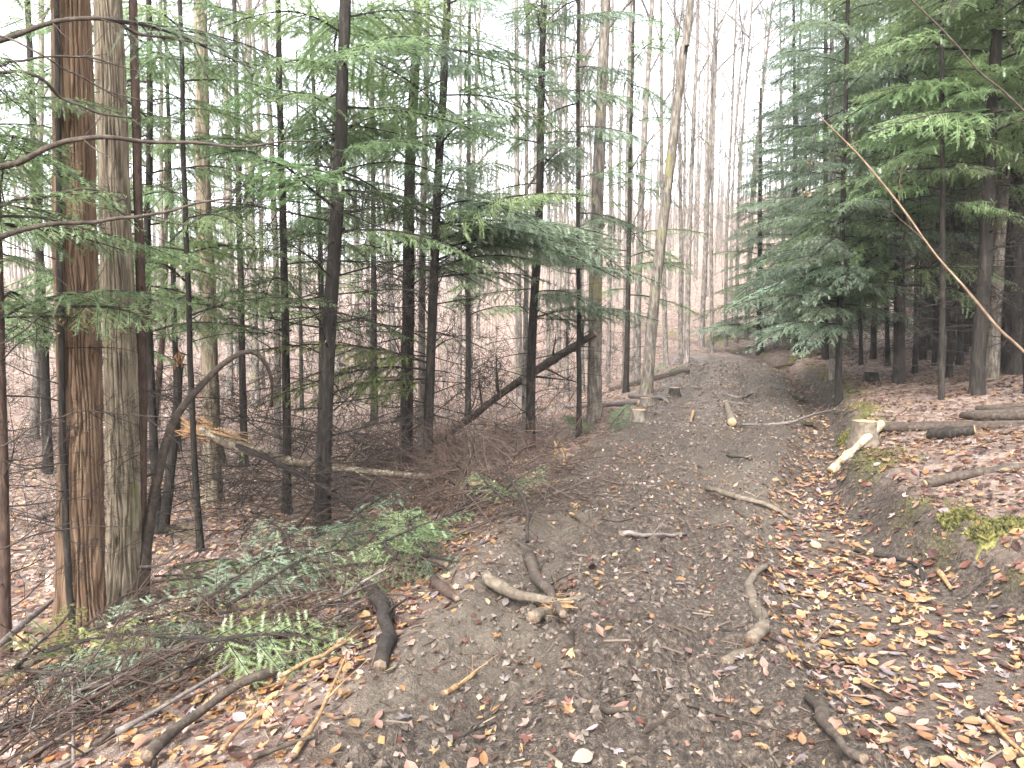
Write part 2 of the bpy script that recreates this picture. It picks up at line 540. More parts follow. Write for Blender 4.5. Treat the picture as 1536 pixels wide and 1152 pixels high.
# ------------------------------------------------------------------ hemlock boughs (shared meshes)
def make_bough(seed, L=1.5, width=.42, droop=.35, rise=.12, dens=1.0, needles='needles', nl=.022, nw=.008):
    g = np.random.default_rng(seed)
    mb = MB(); NV = []
    n = 14
    t = np.linspace(0, 1, n)
    sway = g.normal(0, .05)
    axis = np.stack([L * t, L * (sway * t ** 2 + .02 * np.sin(t * 7 + g.uniform(0, 6))), L * (rise * t - droop * t ** 2.2)], -1)
    mb.tube(axis, .011 * (1 - .85 * t) + .0012, 5, 0)

    def needle_row(p0, d, ln, side):
        m = max(2, int(ln / .0075))
        u = (np.arange(m) + g.uniform(0, .5)) / m
        for sg in (-1, 1):
            P = p0 + d * (u * ln)[:, None]
            P[:, 2] -= .25 * ln * u ** 2
            sz = nl * (1 - .35 * u) * g.uniform(.75, 1.15, m)
            dv = side * sg + d * .55 + np.array([0, 0, 1]) * g.normal(.0, .28, m)[:, None]
            dv /= np.linalg.norm(dv, axis=1, keepdims=True)
            NV.append(np.stack([P - d * nw * .5, P + d * nw * .5, P + dv * sz[:, None]], 1))

    k = .10
    sd = 1
    while k < .99:
        p = np.array([np.interp(k, t, axis[:, q]) for q in range(3)])
        ll = L * width * (1 - k) ** .75 * g.uniform(.55, 1.1) * min(1, .45 + k * 2.2) + .03
        an = R(g.uniform(48, 66) - 14 * k) * sd
        d = np.array([math.cos(an), math.sin(an), g.normal(-.05, .12) - droop * .7 * k])
        d /= np.linalg.norm(d)
        ns = 6
        tt = np.linspace(0, 1, ns)
        lp = p + d * (ll * tt)[:, None]; lp[:, 2] -= ll * .28 * tt ** 2
        lp[:, 0] += ll * .12 * tt ** 2
        mb.tube(lp, .0035 * (1 - .8 * tt) + .0007, 3, 0, cap=False)
        # needles along the outer part and side twigs
        q = .12
        s2 = 1
        while q < .97:
            pq = np.array([np.interp(q, tt, lp[:, c]) for c in range(3)])
            dl = (lp[-1] - lp[0]) * (1 - q) * .2 + d
            dl = lp[min(ns - 1, int(q * ns) + 1)] - lp[int(q * ns)]; dl /= np.linalg.norm(dl) + 1e-9
            up = np.array([0, 0, 1.0]); side = np.cross(up, dl); side /= np.linalg.norm(side) + 1e-9
            sl = ll * .38 * (1 - q) ** .6 * g.uniform(.5, 1.2) + .025
            ds = dl * .62 + side * s2 * .72 + np.array([0, 0, g.normal(-.15, .3)])
            ds += g.normal(0, .16, 3); ds /= np.linalg.norm(ds)
            sds = np.cross(up, ds); sds /= np.linalg.norm(sds) + 1e-9
            if g.random() < dens: needle_row(pq, ds, sl, sds)
            if g.random() < dens: needle_row(pq, dl, ll * .11 + .02, side)
            s2 = -s2
            q += .027 / max(ll, .06) * g.uniform(.7, 1.3)
        k += .031 * 1.5 / L * g.uniform(.7, 1.3)
        sd = -sd
    T = np.concatenate(NV)
    mb.add(T.reshape(-1, 3), np.arange(len(T) * 3).reshape(-1, 3), 1)
    return mb.mesh('hemlock_bough', [M['twig'], M[needles]], smooth=False)


def grow(mb, g, p, d, ln, r, depth, sides=4, mat=0, bend=.25, kids=(4, 7), ang=(30, 60), ratio=.5, drop=0.0, rmin=.0009):
    n = 7 if depth > 1 else (5 if depth == 1 else 3)
    P = [np.array(p, float)]; dd = np.array(d, float); dd /= np.linalg.norm(dd)
    for q in range(n - 1):
        dd = dd + g.normal(0, bend / n * 1.6, 3) + np.array([0, 0, -drop / n]); dd /= np.linalg.norm(dd)
        P.append(P[-1] + dd * ln / (n - 1))
    P = np.array(P); tt = np.linspace(0, 1, n)
    mb.tube(P, np.maximum(r * (1 - .8 * tt), rmin), sides if depth else 3, mat, cap=False)
    if depth <= 0: return
    for q in range(g.integers(*kids)):
        k = g.uniform(.2, .97)
        pk = np.array([np.interp(k, tt, P[:, c]) for c in range(3)])
        i0 = min(n - 2, int(k * (n - 1)))
        t = P[i0 + 1] - P[i0]; t /= np.linalg.norm(t)
        a = g.normal(0, 1, 3); a -= a.dot(t) * t; a /= np.linalg.norm(a)
        th = R(g.uniform(*ang))
        grow(mb, g, pk, t * math.cos(th) + a * math.sin(th), ln * ratio * (1.15 - .6 * k) * g.uniform(.6, 1.2), max(r * (1 - .75 * k) * .55, .0012), depth - 1, sides, mat, bend, kids, ang, ratio, drop, rmin)


BOUGH = [make_bough(11, 1.5, .42, .30, .10), make_bough(12, 1.5, .36, .45, .15), make_bough(13, 1.5, .48, .38, .05, .9),
         make_bough(14, 1.5, .40, .55, .22, .85), make_bough(15, 1.5, .44, .25, .0, .65)]
BLUE = [make_bough(21, 1.5, .44, .36, .10, needles='needles_blue'), make_bough(22, 1.5, .38, .52, .18, needles='needles_blue'),
        make_bough(23, 1.5, .48, .42, .08, .85, needles='needles_blue'), make_bough(24, 1.5, .42, .30, .02, .7, needles='needles_blue')]
YOUNG = [make_bough(31, 1.5, .40, .28, .06, .8, needles='needles_young'), make_bough(32, 1.5, .36, .35, .1, .6, needles='needles_young')]
SPRAY = [make_bough(41, .8, .5, .12, .04, 1, nl=.018, nw=.006), make_bough(42, .8, .55, .2, .1, .8, needles='needles_blue', nl=.018, nw=.006),
         make_bough(43, .7, .5, .1, .05, .9, needles='needles_young', nl=.018, nw=.006)]


def make_dead(seed, L=1.2, mat='twig', kids=(7, 12), drop=.25):
    g = np.random.default_rng(seed); mb = MB()
    grow(mb, g, (0, 0, 0), (1, 0, g.uniform(-.05, .2)), L, .0095, 2, 5, 0, .35, kids, (35, 70), .42, drop, .0019)
    return mb.mesh('dead_limb', [M[mat]])


DEAD = [make_dead(50 + q) for q in range(6)]


def make_limb(seed, mat):
    g = np.random.default_rng(seed); mb = MB()
    grow(mb, g, (0, 0, 0), (.75, 0, .75), 2.5, .04, 3, 5, 0, .3, (4, 8), (22, 50), .55, -.25, .004)
    return mb.mesh('limb', [M[mat]])


LIMB = [make_limb(70 + q, 'pale_bark') for q in range(4)]
LIMB_M = [make_limb(80 + q, 'maple_bark') for q in range(3)]


# ------------------------------------------------------------------ trees
def trunk_mesh(path, r0, mat, taper=.75, sides=10, ridges=0.0, seed=0, height_total=12.0, knots=0):
    """path: local points from the ground up"""
    zt = path[-1][2]
    n = max(14, int(zt / .28))
    if ridges: n = 190
    P = smooth_path(path, n)
    if ridges:
        P2 = smooth_path(path, 600); zz = np.concatenate([np.linspace(P2[0, 2], 5.5, 160), np.linspace(5.6, zt, 30)])
        P = np.stack([np.interp(zz, P2[:, 2], P2[:, 0]), np.interp(zz, P2[:, 2], P2[:, 1]), zz], -1)
    g = np.random.default_rng(seed)
    P[:, 0] += np.cumsum(g.normal(0, .0035, n)) * (0 if ridges else 1); P[:, 1] += np.cumsum(g.normal(0, .0035, n)) * (0 if ridges else 1)
    z = P[:, 2]
    rr = r0 * (1 - taper * np.clip(z / height_total, 0, 1)) * (1 + .45 * np.exp(-np.maximum(z + .05, 0) / .16))
    if ridges: sides = 180
    a = np.arange(sides) * 2 * math.pi / sides
    Z, AA = np.meshgrid(z, a, indexing='ij')
    rad = rr[:, None] * np.ones_like(AA)
    ca, sa = np.cos(AA), np.sin(AA)
    if ridges:
        w1 = vn(ca * 1.5 + 9 + Z * .9, sa * 1.5 + Z * 1.3, seed) * 1.3 + .35 * vn(ca * 9 + 40, sa * 9 + Z * 5.5, seed + 13)
        th = AA * 26 / (2 * math.pi) * 1.0
        rid = np.abs(((th * 1.0 + w1 * 2.2 + .6 * vn(ca * 6 + 20, sa * 6 + Z * 3.0, seed + 3)) % 1.0) - .5) * 2
        cr = vn(AA * 7, Z * 9, seed + 5)
        rad = rad * (1 + ridges * (np.minimum(rid * 2.2, 1) - .6) * (.5 + cr) + ridges * .5 * (vn(ca * 3 + 5, sa * 3 + Z * 1.3, seed + 8) - .5))
    else:
        rad = rad * (1 + .10 * (vn(ca * 1.6 + 7, sa * 1.6 + Z * 2.2, seed) - .5) + .10 * (vn(ca * 3.5 + 17, sa * 3.5 + Z * 9, seed + 4) - .5))
    flare = np.exp(-np.maximum(Z, 0) / .14) * .16 * np.sin(AA * 4 + seed)
    rad = rad * (1 + flare)
    V = np.stack([P[:, 0][:, None] + rad * ca, P[:, 1][:, None] + rad * sa, Z], -1).reshape(-1, 3)
    i = np.arange(n - 1)[:, None] * sides; j = np.arange(sides)[None]; j2 = (j + 1) % sides
    Fq = np.stack([i + j, i + j2, i + sides + j2, i + sides + j], -1).reshape(-1, 4)
    mb = MB(); mb.add(V, Fq)
    for _ in range(knots):
        k = g.integers(3, n - 1); q = g.uniform(0, 2 * math.pi)
        p = P[k]; d = np.array([math.cos(q), math.sin(q), .35])
        mb.tube([p + d * rr[k] * .7, p + d * (rr[k] + g.uniform(.015, .07))], [rr[k] * .32, rr[k] * .18], 5)
    return mb.mesh('trunk', [mat]), P, rr


def pix_path(pts, base, Ht, D=None):
    """local trunk points through pixels seen at the depth of the base, then straight on to height Ht"""
    D = D or base.y
    out = [Vector((0, 0, -.18))]
    for px, py in pts[1:]:
        w = at(px, py, D) - base
        if w.z > .25: out.append(w)
    if len(out) < 2: out.append(Vector((0, 0, 2)))
    if out[-1].z < Ht:
        d = (out[-1] - out[max(0, len(out) - 3)]).normalized()
        d = (d * .85 + Vector((0, 0, .15))).normalized()
        out.append(out[-1] + d * ((Ht - out[-1].z) / d.z))
    return out


THIN = [.75]
DENS = [1.2, 1.15]                    # bough count and length factors, left stand then right stand


def set_boughs(root, P, rr, z0, z1, L0, L1, n, kinds, name='bough', seed=0, az0=None, az_spread=180, pitch=(-5, 18), step=None):
    g = np.random.default_rng(seed)
    if name == 'dead_limb': n = int(n * 1.6)
    if name == 'bough': n = int(n * DENS[0]); L0 *= DENS[1]; L1 *= DENS[1]
    for q in range(n):
        u = (q + g.uniform(0, .9)) / n
        z = z0 + (z1 - z0) * u
        if name == 'bough' and z > 1.9 + .42 * root.location.y and g.random() < THIN[0]: continue   # boughs above the view thinned out to let more light in
        p = np.array([np.interp(z, P[:, 2], P[:, c]) for c in range(3)])
        az = (q * 137.5 + g.uniform(-35, 35)) if az0 is None else az0 + g.uniform(-az_spread, az_spread)
        L = (L0 + (L1 - L0) * u) * g.uniform(.65, 1.15)
        o = obj(name, kinds[g.integers(len(kinds))], root, loc=tuple(p), rot=(R(g.uniform(-22, 22)), -R(g.uniform(*pitch)), R(az)))
        sx = L / 1.5 if name == 'bough' else (L / 1.2 if name == 'dead_limb' else L / 2.5)
        o.scale = (sx, sx * g.uniform(.85, 1.2) * g.choice([-1, 1]), sx)


def hemlock(pts, dia, label, Ht=9, live=None, dead=None, kinds=BOUGH, mat='hemlock_bark', group=None, seed=1, name='hemlock_tree', base=None, knots=4, extra=()):
    b = base or ground(*pts[0])
    root = thing(name, b, label, 'tree', group)
    r0 = dia * .5 * b.y / FPX if base is None else dia * .5
    path = pix_path(pts, b, Ht) if pts else [Vector((0, 0, -.18)), Vector((.05, .02, Ht * .5)), Vector((.1, 0, Ht))]
    me, P, rr = trunk_mesh(path, r0, M[mat], .7, 10, seed=seed, height_total=max(Ht, 9) * 1.1, knots=knots)
    obj('trunk', me, root)
    if dead: set_boughs(root, P, rr, *dead, DEAD, 'dead_limb', seed=seed + 100, pitch=(-22, 18))
    if live: set_boughs(root, P, rr, *live, kinds, 'bough', seed=seed + 200)
    for e in extra:
        set_boughs(root, P, rr, e[0], e[1], e[2], e[3], e[4], e[7] if len(e) > 7 else kinds, 'bough', seed=seed + 300 + int(e[5]), az0=e[5], az_spread=e[6])
    return root, P, rr


def bare_tree(pts, dia, label, Ht=13, limbs=8, limb_z=(4.5, 12), mat='maple_bark', kinds=LIMB_M, group=None, seed=1, ridges=0, name='bare_tree', base=None, Ls=(1.6, 2.6), knots=3):
    b = base or ground(*pts[0])
    root = thing(name, b, label, 'tree', group)
    r0 = dia * .5 * b.y / FPX if base is None else dia * .5
    path = pix_path(pts, b, Ht) if pts else [Vector((0, 0, -.2)), Vector((random.uniform(-.25, .25), 0, Ht * .5)), Vector((random.uniform(-.6, .6), random.uniform(-.4, .4), Ht))]
    me, P, rr = trunk_mesh(path, r0, M[mat], .8, 10, ridges, seed, Ht * 1.05, 0 if ridges else knots)
    obj('trunk', me, root)
    if limbs: set_boughs(root, P, rr, limb_z[0], limb_z[1], Ls[0], Ls[1], limbs, kinds, 'limb', seed + 40, pitch=(-8, 22))
    return root, P, rr


# the two broad trunks beside the brush
bare_tree([(118, 948), (121, 600), (111, 300), (106, 0)], 63, 'broad tree with deeply ridged orange-brown bark behind the brush pile', 14, 5, (7, 12), 'ridged_bark', ridges=.22, seed=3, name='ridged_tree')
bare_tree([(188, 908), (183, 600), (172, 300), (162, 0)], 48, 'grey-brown finely ridged tree with mossy flank beside the orange-brown trunk', 13, 5, (7, 12), 'grey_ridged', ridges=.19, seed=9, name='ridged_tree')
bare_tree([(318, 757), (312, 500), (302, 250), (298, 0)], 28, 'mossy grey-green tree behind the splintered stubs and bent sapling', 14, 6, (6, 12), 'grey_ridged', seed=12)

# left-hand hemlocks
hemlock([(6, 990), (2, 600), (-6, 300)], 17, 'slim brown hemlock rising left of the ridged tree pair', 8, (2.3, 7, 1.2, 1.2, 22), (.3, 2.4, .7, .9, 14), mat='red_bark', seed=21)
hemlock([(112, 958), (101, 720), (96, 500), (92, 300)], 11, 'slender dark dead pole standing against the orange-brown ridged trunk', 4.5, None, (.6, 3, .6, .7, 9), seed=22, name='dead_pole')
hemlock([(208, 902), (214, 620), (207, 300), (199, 0)], 17, 'thin reddish-brown dead hemlock with knots and stubs beside grey-brown trunk', 8, (5.5, 7.8, .9, .7, 8), (.7, 4.5, .6, .7, 12), mat='red_bark', seed=23, knots=16)
hemlock([(238, 800), (226, 560), (221, 360), (225, 150)], 13, 'dark straight hemlock just behind the thin reddish-brown one', 9, (2.2, 7, 1.5, 1.3, 26), (.4, 2.6, .9, 1.0, 12), seed=24)
hemlock([(301, 828), (286, 560), (273, 250), (266, 0)], 10, 'very thin black hemlock pole in front of the mossy grey-green tree', 8, (2.3, 7, 1.1, .9, 22), (.4, 2.4, .8, .8, 12), seed=25, knots=8)
hemlock([(433, 772), (428, 500), (421, 250), (418, 0)], 14, 'slim dark hemlock between the bent sapling and the kinked hemlock', 9, (2.4, 7.5, 1.3, 1.3, 28), (.5, 2.6, 1.0, 1.0, 16), seed=26)
hemlock([(480, 690), (481, 400), (472, 150), (466, 0)], 10, 'thin straight hemlock tucked behind the kinked dark hemlock', 10, (3, 9, 1.3, 1.2, 24), (.5, 3.2, .8, .9, 12), seed=27)
hemlock([(482, 802), (489, 600), (501, 400), (512, 200), (518, 0)], 25, 'kinked dark hemlock with long bare lower limbs above the fallen log', 10, (3.0, 8, 1.5, 1.3, 26), (.7, 3.8, 1.3, 1.4, 24), seed=28, knots=8)
hemlock([(608, 712), (612, 500), (616, 300), (628, 0)], 21, 'thick dark hemlock at the brush heap, thicker of the close pair', 11, (3.2, 9, 1.6, 1.4, 26), (.6, 3.8, 1.4, 1.5, 22), BOUGH + BLUE, seed=29,
        extra=[(2.9, 3.5, 1.5, 1.6, 4, -30, 30)])
hemlock([(638, 735), (646, 500), (653, 300), (666, 0)], 16, 'slimmer dark hemlock of the close pair at the brush heap', 10.5, (3.0, 8.5, 1.6, 1.4, 24), (.6, 3.4, 1.2, 1.3, 18), BLUE + BOUGH, seed=30,
        extra=[(2.5, 3.4, 1.7, 1.8, 8, -15, 40), (1.35, 1.65, 1.6, 1.7, 4, 188, 22, YOUNG)])
hemlock([(795, 674), (798, 500), (806, 350), (812, 100), (815, 0)], 15, 'hemlock with blue-green boughs reaching low beside the trail stub', 10, (2.2, 8, 1.5, 1.2, 26), (.4, 2.2, 1.1, 1.1, 16), BLUE + BOUGH[4:] + BOUGH[:1], seed=31,
        extra=[(1.9, 3.6, 1.6, 1.7, 4, -20, 60)])
hemlock([(868, 655), (868, 450), (867, 200), (868, 0)], 8, 'spindly hemlock pole between the blue-green hemlock and grey trailside tree', 9, (2.4, 8, 1.3, 1.1, 18), (.5, 2.6, .7, .8, 10), BLUE, seed=32)
hemlock([(225, 690), (245, 480), (250, 200)], 10, 'knotted thin snag behind the reddish-brown hemlock', 6, None, (.5, 4, .5, .6, 12), mat='red_bark', seed=33, knots=14, name='dead_snag')

# trailside bare trees on the left
bare_tree([(892, 630), (893, 500), (899, 250), (909, 0)], 22, 'grey bark tree at the trail edge where the leaning trunk rests', 15, 8, (6, 14), seed=41)
bare_tree([(968, 592), (985, 420), (1005, 250), (1025, 80), (1036, 0)], 18, 'leaning maple with moss-flecked bark beside the trail bend stumps', 17, 10, (6, 16), seed=42)
bare_tree([(786, 660), (789, 480), (790, 300)], 9, 'pale thin trunk pressed close to the blue-green hemlock', 10, 5, (4, 9), 'pale_bark', LIMB, seed=43)
bare_tree([(631, 700), (632, 450), (636, 200), (640, 0)], 12, 'grey bare trunk just behind the close hemlock pair', 13, 6, (5, 12), 'pale_bark', LIMB, seed=44)
bare_tree([(417, 690), (414, 400), (405, 150), (398, 0)], 11, 'pale grey trunk behind the slim dark hemlock', 13, 6, (5, 12), 'pale_bark', LIMB, seed=45)
WHERE = [(250, 'behind the ridged tree pair'), (460, 'behind the bent sapling and mossy tree'), (600, 'behind the kinked dark hemlock'), (760, 'behind the close hemlock pair'), (880, 'behind the blue-green hemlock'),
         (1000, 'behind the leaning maple'), (1130, 'past the trail bend'), (1250, 'behind the young hemlock at the bend'), (9999, 'far behind the hemlock stand on the slope')]


def far_label(px, dia, lean):
    w = next(t for lim, t in WHERE if px < lim)
    k = 'thin' if dia < .17 else ('slender' if dia < .25 else 'stout')
    return f'{k} pale bare tree in the mist {w}', f'{k} pale bare trees {w}'


mids = [(775, 780, 606, 11), (722, 706, 598, 8), (846, 850, 596, 8), (870, 873, 590, 10), (946, 938, 580, 10), (978, 954, 572, 12), (990, 1000, 548, 8),
        (1046, 1030, 545, 9), (1078, 1068, 530, 6), (1104, 1088, 524, 6), (1128, 1104, 514, 6), (1158, 1120, 510, 8), (1170, 1176, 505, 7), (1012, 1021, 535, 7),
        (372, 384, 610, 14), (560, 553, 600, 7), (690, 690, 592, 7), (240, 236, 640, 8), (920, 912, 575, 7), (830, 822, 580, 6), (60, 50, 660, 12), (530, 540, 585, 8)]
for k, (xt, xb, yb, dp) in enumerate(mids):
    bare_tree([(xb, yb), ((xb * 2 + xt) / 3 + random.uniform(-4, 4), yb * .55), (xt, 0)], dp, far_label(xb, dp * ground(xb, yb).y / FPX, 0)[0], 17, 13, (3.5, 16), 'pale_bark', LIMB,
              far_label(xb, dp * ground(xb, yb).y / FPX, 0)[1], 300 + k, Ls=(1.5, 2.6))
for k in range(46):
    for _ in range(40):
        a = R(random.uniform(-38, 36)); d = random.uniform(24, 62)
        x, y = d * math.sin(a), d * math.cos(a)
        if abs(lateral(np.array([x]), np.array([y]))[0]) > 2.4 or y > 31: break
    dia = random.uniform(.13, .32); lb = far_label(768 + FPX * x / y, dia, 0)
    bare_tree(None, dia, lb[0], random.uniform(14, 20), 13, (3.5, 15), 'pale_bark', LIMB,
              lb[1], 400 + k, base=Vector((x, y, H(x, y))), Ls=(1.6, 3.0))

# right-hand hemlocks
DENS[:] = [1.35, 1.15]; THIN[0] = .85
hemlock([(1250, 566), (1250, 500), (1250, 400), (1248, 200)], 11, 'hemlock at the top of the trail bank with boughs sweeping over the trail', 9, (1.5, 8, 1.7, 1.3, 40), (.5, 2.0, .7, .8, 10), BLUE, mat='pale_bark', seed=61,
        extra=[(1.3, 3.0, 1.6, 1.8, 14, 195, 50)])
hemlock([(1259, 602), (1259, 530), (1262, 400), (1266, 200)], 10, 'thin dark hemlock at the very lip of the trail bank', 7.5, (1.5, 7, 1.5, 1.0, 26), (.6, 1.6, .6, .6, 6), BLUE, seed=60,
        extra=[(1.2, 2.4, 1.5, 1.7, 9, 205, 55)])
hemlock([(1350, 575), (1352, 400), (1358, 150), (1362, 0)], 17, 'stout dark hemlock behind the mossy right-hand stump', 11, (1.6, 9, 1.9, 1.5, 46), (.6, 2.2, 1.0, 1.0, 14), BLUE + BOUGH, seed=62,
        extra=[(1.4, 3.2, 1.8, 1.9, 14, 200, 60)])
hemlock([(1412, 600), (1412, 450), (1409, 250)], 9, 'thin hemlock pole between the stout hemlock and the dark pair', 9, (2.6, 8.5, 1.4, 1.2, 26), (.4, 2.8, .8, .8, 14), BOUGH, seed=63)
hemlock([(1465, 592), (1474, 450), (1485, 300), (1492, 150)], 20, 'dark hemlock of the right-hand pair above the stacked logs', 11, (2.8, 9, 1.9, 1.5, 38), (.6, 3.0, 1.2, 1.1, 18), BOUGH, seed=64)
hemlock([(1487, 566), (1496, 420), (1506, 250)], 20, 'greyer hemlock of the right-hand pair above the stacked logs', 11, (3, 9, 1.8, 1.5, 32), (.6, 3, 1.1, 1.1, 14), BOUGH, mat='maple_bark', seed=65)
hemlock([(1140, 528), (1140, 400), (1141, 200)], 9, 'young full hemlock on the far inside of the trail bend', 9.5, (.4, 9, 2.1, .6, 72), None, BOUGH + BLUE, seed=66)
hemlock([(1196, 528), (1195, 400), (1192, 200)], 9, 'tall full hemlock behind the yellow moss patch', 13, (.7, 12, 2.3, .9, 74), None, BLUE, seed=67)
hemlock([(1238, 540), (1238, 400), (1237, 200)], 10, 'bushy hemlock just beyond the one on the trail bank', 13, (1.0, 12, 2.2, 1.0, 66), (.5, 1.8, .8, .8, 8), BLUE, seed=68)
hemlock([(1310, 540), (1311, 400), (1312, 200)], 9, 'shaded hemlock standing between the bank hemlock and the stout one', 12, (1.4, 11, 2.0, 1.2, 54), (.5, 2.2, .9, .9, 10), BLUE + BOUGH, seed=69)
hemlock([(1395, 525), (1396, 300)], 12, 'shaded hemlock pole behind the thin one on the slope', 12, (2.5, 11, 1.9, 1.3, 40), (.5, 3, .9, .9, 12), BOUGH, seed=70)
hemlock([(1428, 535), (1430, 300)], 11, 'shaded slim hemlock behind the right-hand pair', 12, (2.5, 11, 1.9, 1.3, 36), (.5, 3, .9, .9, 12), BOUGH, seed=71)
hemlock([(1525, 560), (1532, 300)], 26, 'thick shaded hemlock beside the greyer one of the pair', 12, (3, 11, 1.9, 1.4, 36), (.6, 3, 1.1, 1.1, 14), BOUGH, seed=72)
for k in range(48):
    a = R(random.uniform(18, 40)); d = random.uniform(15, 36)
    x, y = d * math.sin(a), d * math.cos(a)
    if lateral(np.array([x]), np.array([y]))[0] < 4.2: continue
    w_ = 'far up' if d > 26 else 'deep in'
    th = random.uniform(.12, .26)
    hemlock(None, th, ('thin' if th < .17 else 'thick' if th > .22 else 'mid-sized') + f' dark hemlock {w_} the shaded stand on the slope', random.uniform(11, 15), (2.8, 12, 2.1, 1.4, 15), (.5, 3.2, 1, 1, 14), BLUE + BOUGH, seed=500 + k,
            group=('thin' if th < .17 else 'thick' if th > .22 else 'mid-sized') + f' hemlocks {w_} the shaded stand', base=Vector((x, y, H(x, y))))
DENS[:] = [1.1, 1.1]
for k, (px, D) in enumerate([(-60, 9), (60, 13), (170, 12), (260, 15), (360, 13), (700, 17), (560, 19), (940, 19), (-120, 14), (450, 22)]):
    p = at(px, 500, D); lw = next(t for lim, t in WHERE if px < lim)
    hemlock(None, random.uniform(.12, .2), 'mid-sized hemlock on the low ground ' + lw, 10, (2.2, 9, 1.8, 1.2, 20), (.5, 2.2, 1, 1, 10), BOUGH, seed=560 + k,
            group='hemlocks on the low ground ' + lw, base=Vector((p.x, p.y, H(p.x, p.y))))


for k, (px, py, dp) in enumerate([(1332, 548, 7), (1372, 560, 8), (1381, 540, 9), (1424, 566, 9), (1440, 548, 10), (1448, 530, 7), (1508, 540, 12), (1292, 548, 6), (1402, 548, 7), (1457, 520, 8), (1545, 590, 16)]):
    hemlock([(px, py), (px + random.uniform(-4, 8), py * .6), (px + random.uniform(-8, 16), 100)], dp, 'slim bare-stemmed hemlock packed among the trunks above the bank logs', 10, (3.2, 9.5, 1.6, 1.2, 16), (.4, 3.2, .9, .9, 12),
            BOUGH, seed=620 + k, group='slim hemlocks above the bank logs')


# trees standing just out of frame whose limbs reach in
def limb_tree(base, dia, label, limbs, mat, D, Ht=8, seed=1, lmat='brown_limb', live=None, group=None):
    root, P, rr = hemlock(None, dia, label, Ht, live, (.4, 2.2, .8, .9, 8), BOUGH, mat=mat, base=base, seed=seed)
    g = np.random.default_rng(seed)
    for L in limbs:
        Dl = L[0]; pts = [at(px, py, Dl + dz) - base for px, py, dz in L[3]]
        c0 = np.array([np.interp(pts[0].z, P[:, 2], P[:, c]) for c in range(3)])
        pp = smooth_path([c0] + pts, 8 * len(pts))
        mb = MB(); tt = np.linspace(0, 1, len(pp))
        pp = pp + np.stack([np.interp(tt * 14, np.arange(15), g.normal(0, .012, 15)) for _ in range(3)], -1)
        mb.tube(pp, (L[1] * (1 - tt) + L[2] * tt) * .5 * Dl / FPX, 7, wob=.05)
        for q in range(L[4] if len(L) > 4 else 5):
            k = g.uniform(.25, .98); i0 = int(k * (len(pp) - 2))
            t = pp[i0 + 1] - pp[i0]; t /= np.linalg.norm(t)
            a = g.normal(0, 1, 3); a -= a.dot(t) * t; a /= np.linalg.norm(a)
            grow(mb, g, pp[i0], t * .7 + a * .7, g.uniform(.15, .5), .0035, 1, 4, 0, .3, (2, 6), (30, 60), .5)
        o = obj('limb', mb.mesh('limb', [M[lmat]]), root)
        for q in range(L[5] if len(L) > 5 else 0):
            k = g.uniform(.3, .95); i0 = int(k * (len(pp) - 1))
            s = obj('spray', SPRAY[g.integers(2)], o, loc=tuple(pp[i0]), rot=(R(g.uniform(-30, 30)), R(g.uniform(-10, 25)), R(g.uniform(-70, 70))))
            s.scale = (g.uniform(.6, 1.0),) * 3
    return root


b = Vector((-3.35, 3.7, H(-3.35, 3.7)))
limb_tree(b, .16, 'near hemlock whose long bare limbs cross in front of the ridged trunks', [
    (4.0, 13, 2, [(-150, 290, -.1), (0, 247, 0), (60, 228, 0), (105, 213, 0), (160, 209, 0), (220, 216, .1), (300, 217, .2), (345, 219, .25), (400, 215, .3), (480, 208, .4)], 5, 0),
    (3.9, 12, 3, [(-150, 420, -.1), (0, 360, 0), (60, 338, 0), (120, 329, .1), (200, 326, .15), (240, 319, .2), (290, 307, .25), (348, 299, .3)], 3, 0),
    (4.1, 12, 3, [(-120, 100, 0), (0, 64, 0), (60, 44, 0), (120, 32, 0), (170, 36, .1), (200, 46, .2), (260, 58, .3), (335, 70, .4)], 5, 1),
    (4.2, 7, 2, [(-120, 140, 0), (0, 100, 0), (60, 82, 0), (120, 85, .1), (160, 92, .2), (205, 106, .3)], 4, 0),
    (4.0, 5, 2, [(-120, 60, 0), (0, 57, 0), (60, 78, 0), (110, 106, .1), (150, 130, .2), (200, 145, .3), (232, 150, .4)], 4, 0),
    (4.3, 9, 3, [(-100, 96, 0), (0, 106, 0), (50, 112, 0), (90, 142, .1), (130, 170, .2), (192, 183, .3)], 4, 1),
    (4.1, 9, 3, [(-140, 350, 0), (0, 314, 0), (40, 300, 0), (85, 292, .1), (150, 286, .2), (190, 297, .3)], 3, 3),
    (4.6, 5, 1.5, [(-120, 560, 0), (0, 520, 0), (60, 470, .2), (120, 455, .4), (180, 440, .6)], 8, 1),
    (4.6, 5, 1.5, [(-120, 640, 0), (0, 668, 0), (80, 625, .2), (160, 620, .4), (260, 625, .6)], 8, 0),
    (4.3, 5, 1.5, [(-120, 830, 0), (0, 826, 0), (60, 803, .2), (110, 792, .4), (200, 792, .6)], 6, 0),
    (4.8, 4, 1.2, [(-120, 700, 0), (0, 690, 0), (60, 700, .2), (110, 660, .4), (160, 630, .6)], 8, 0)], 'hemlock_bark', 4, seed=81, live=(2.8, 7, 1.4, 1.2, 26))
b = Vector((5.9, 6.6, H(5.9, 6.6)))
limb_tree(b, .14, 'near hemlock whose pale limbs reach in over the mossy bank', [
    (6.3, 4.5, 2, [(1620, 240, 0), (1536, 166, 0), (1470, 105, 0), (1410, 45, 0), (1365, 0, 0), (1340, -30, 0)], 6, 0)], 'hemlock_bark', 6, seed=82, lmat='brown_limb', live=(3.8, 8, 1.6, 1.3, 10))
b = Vector((6.9, 5.0, H(6.9, 5.0)))
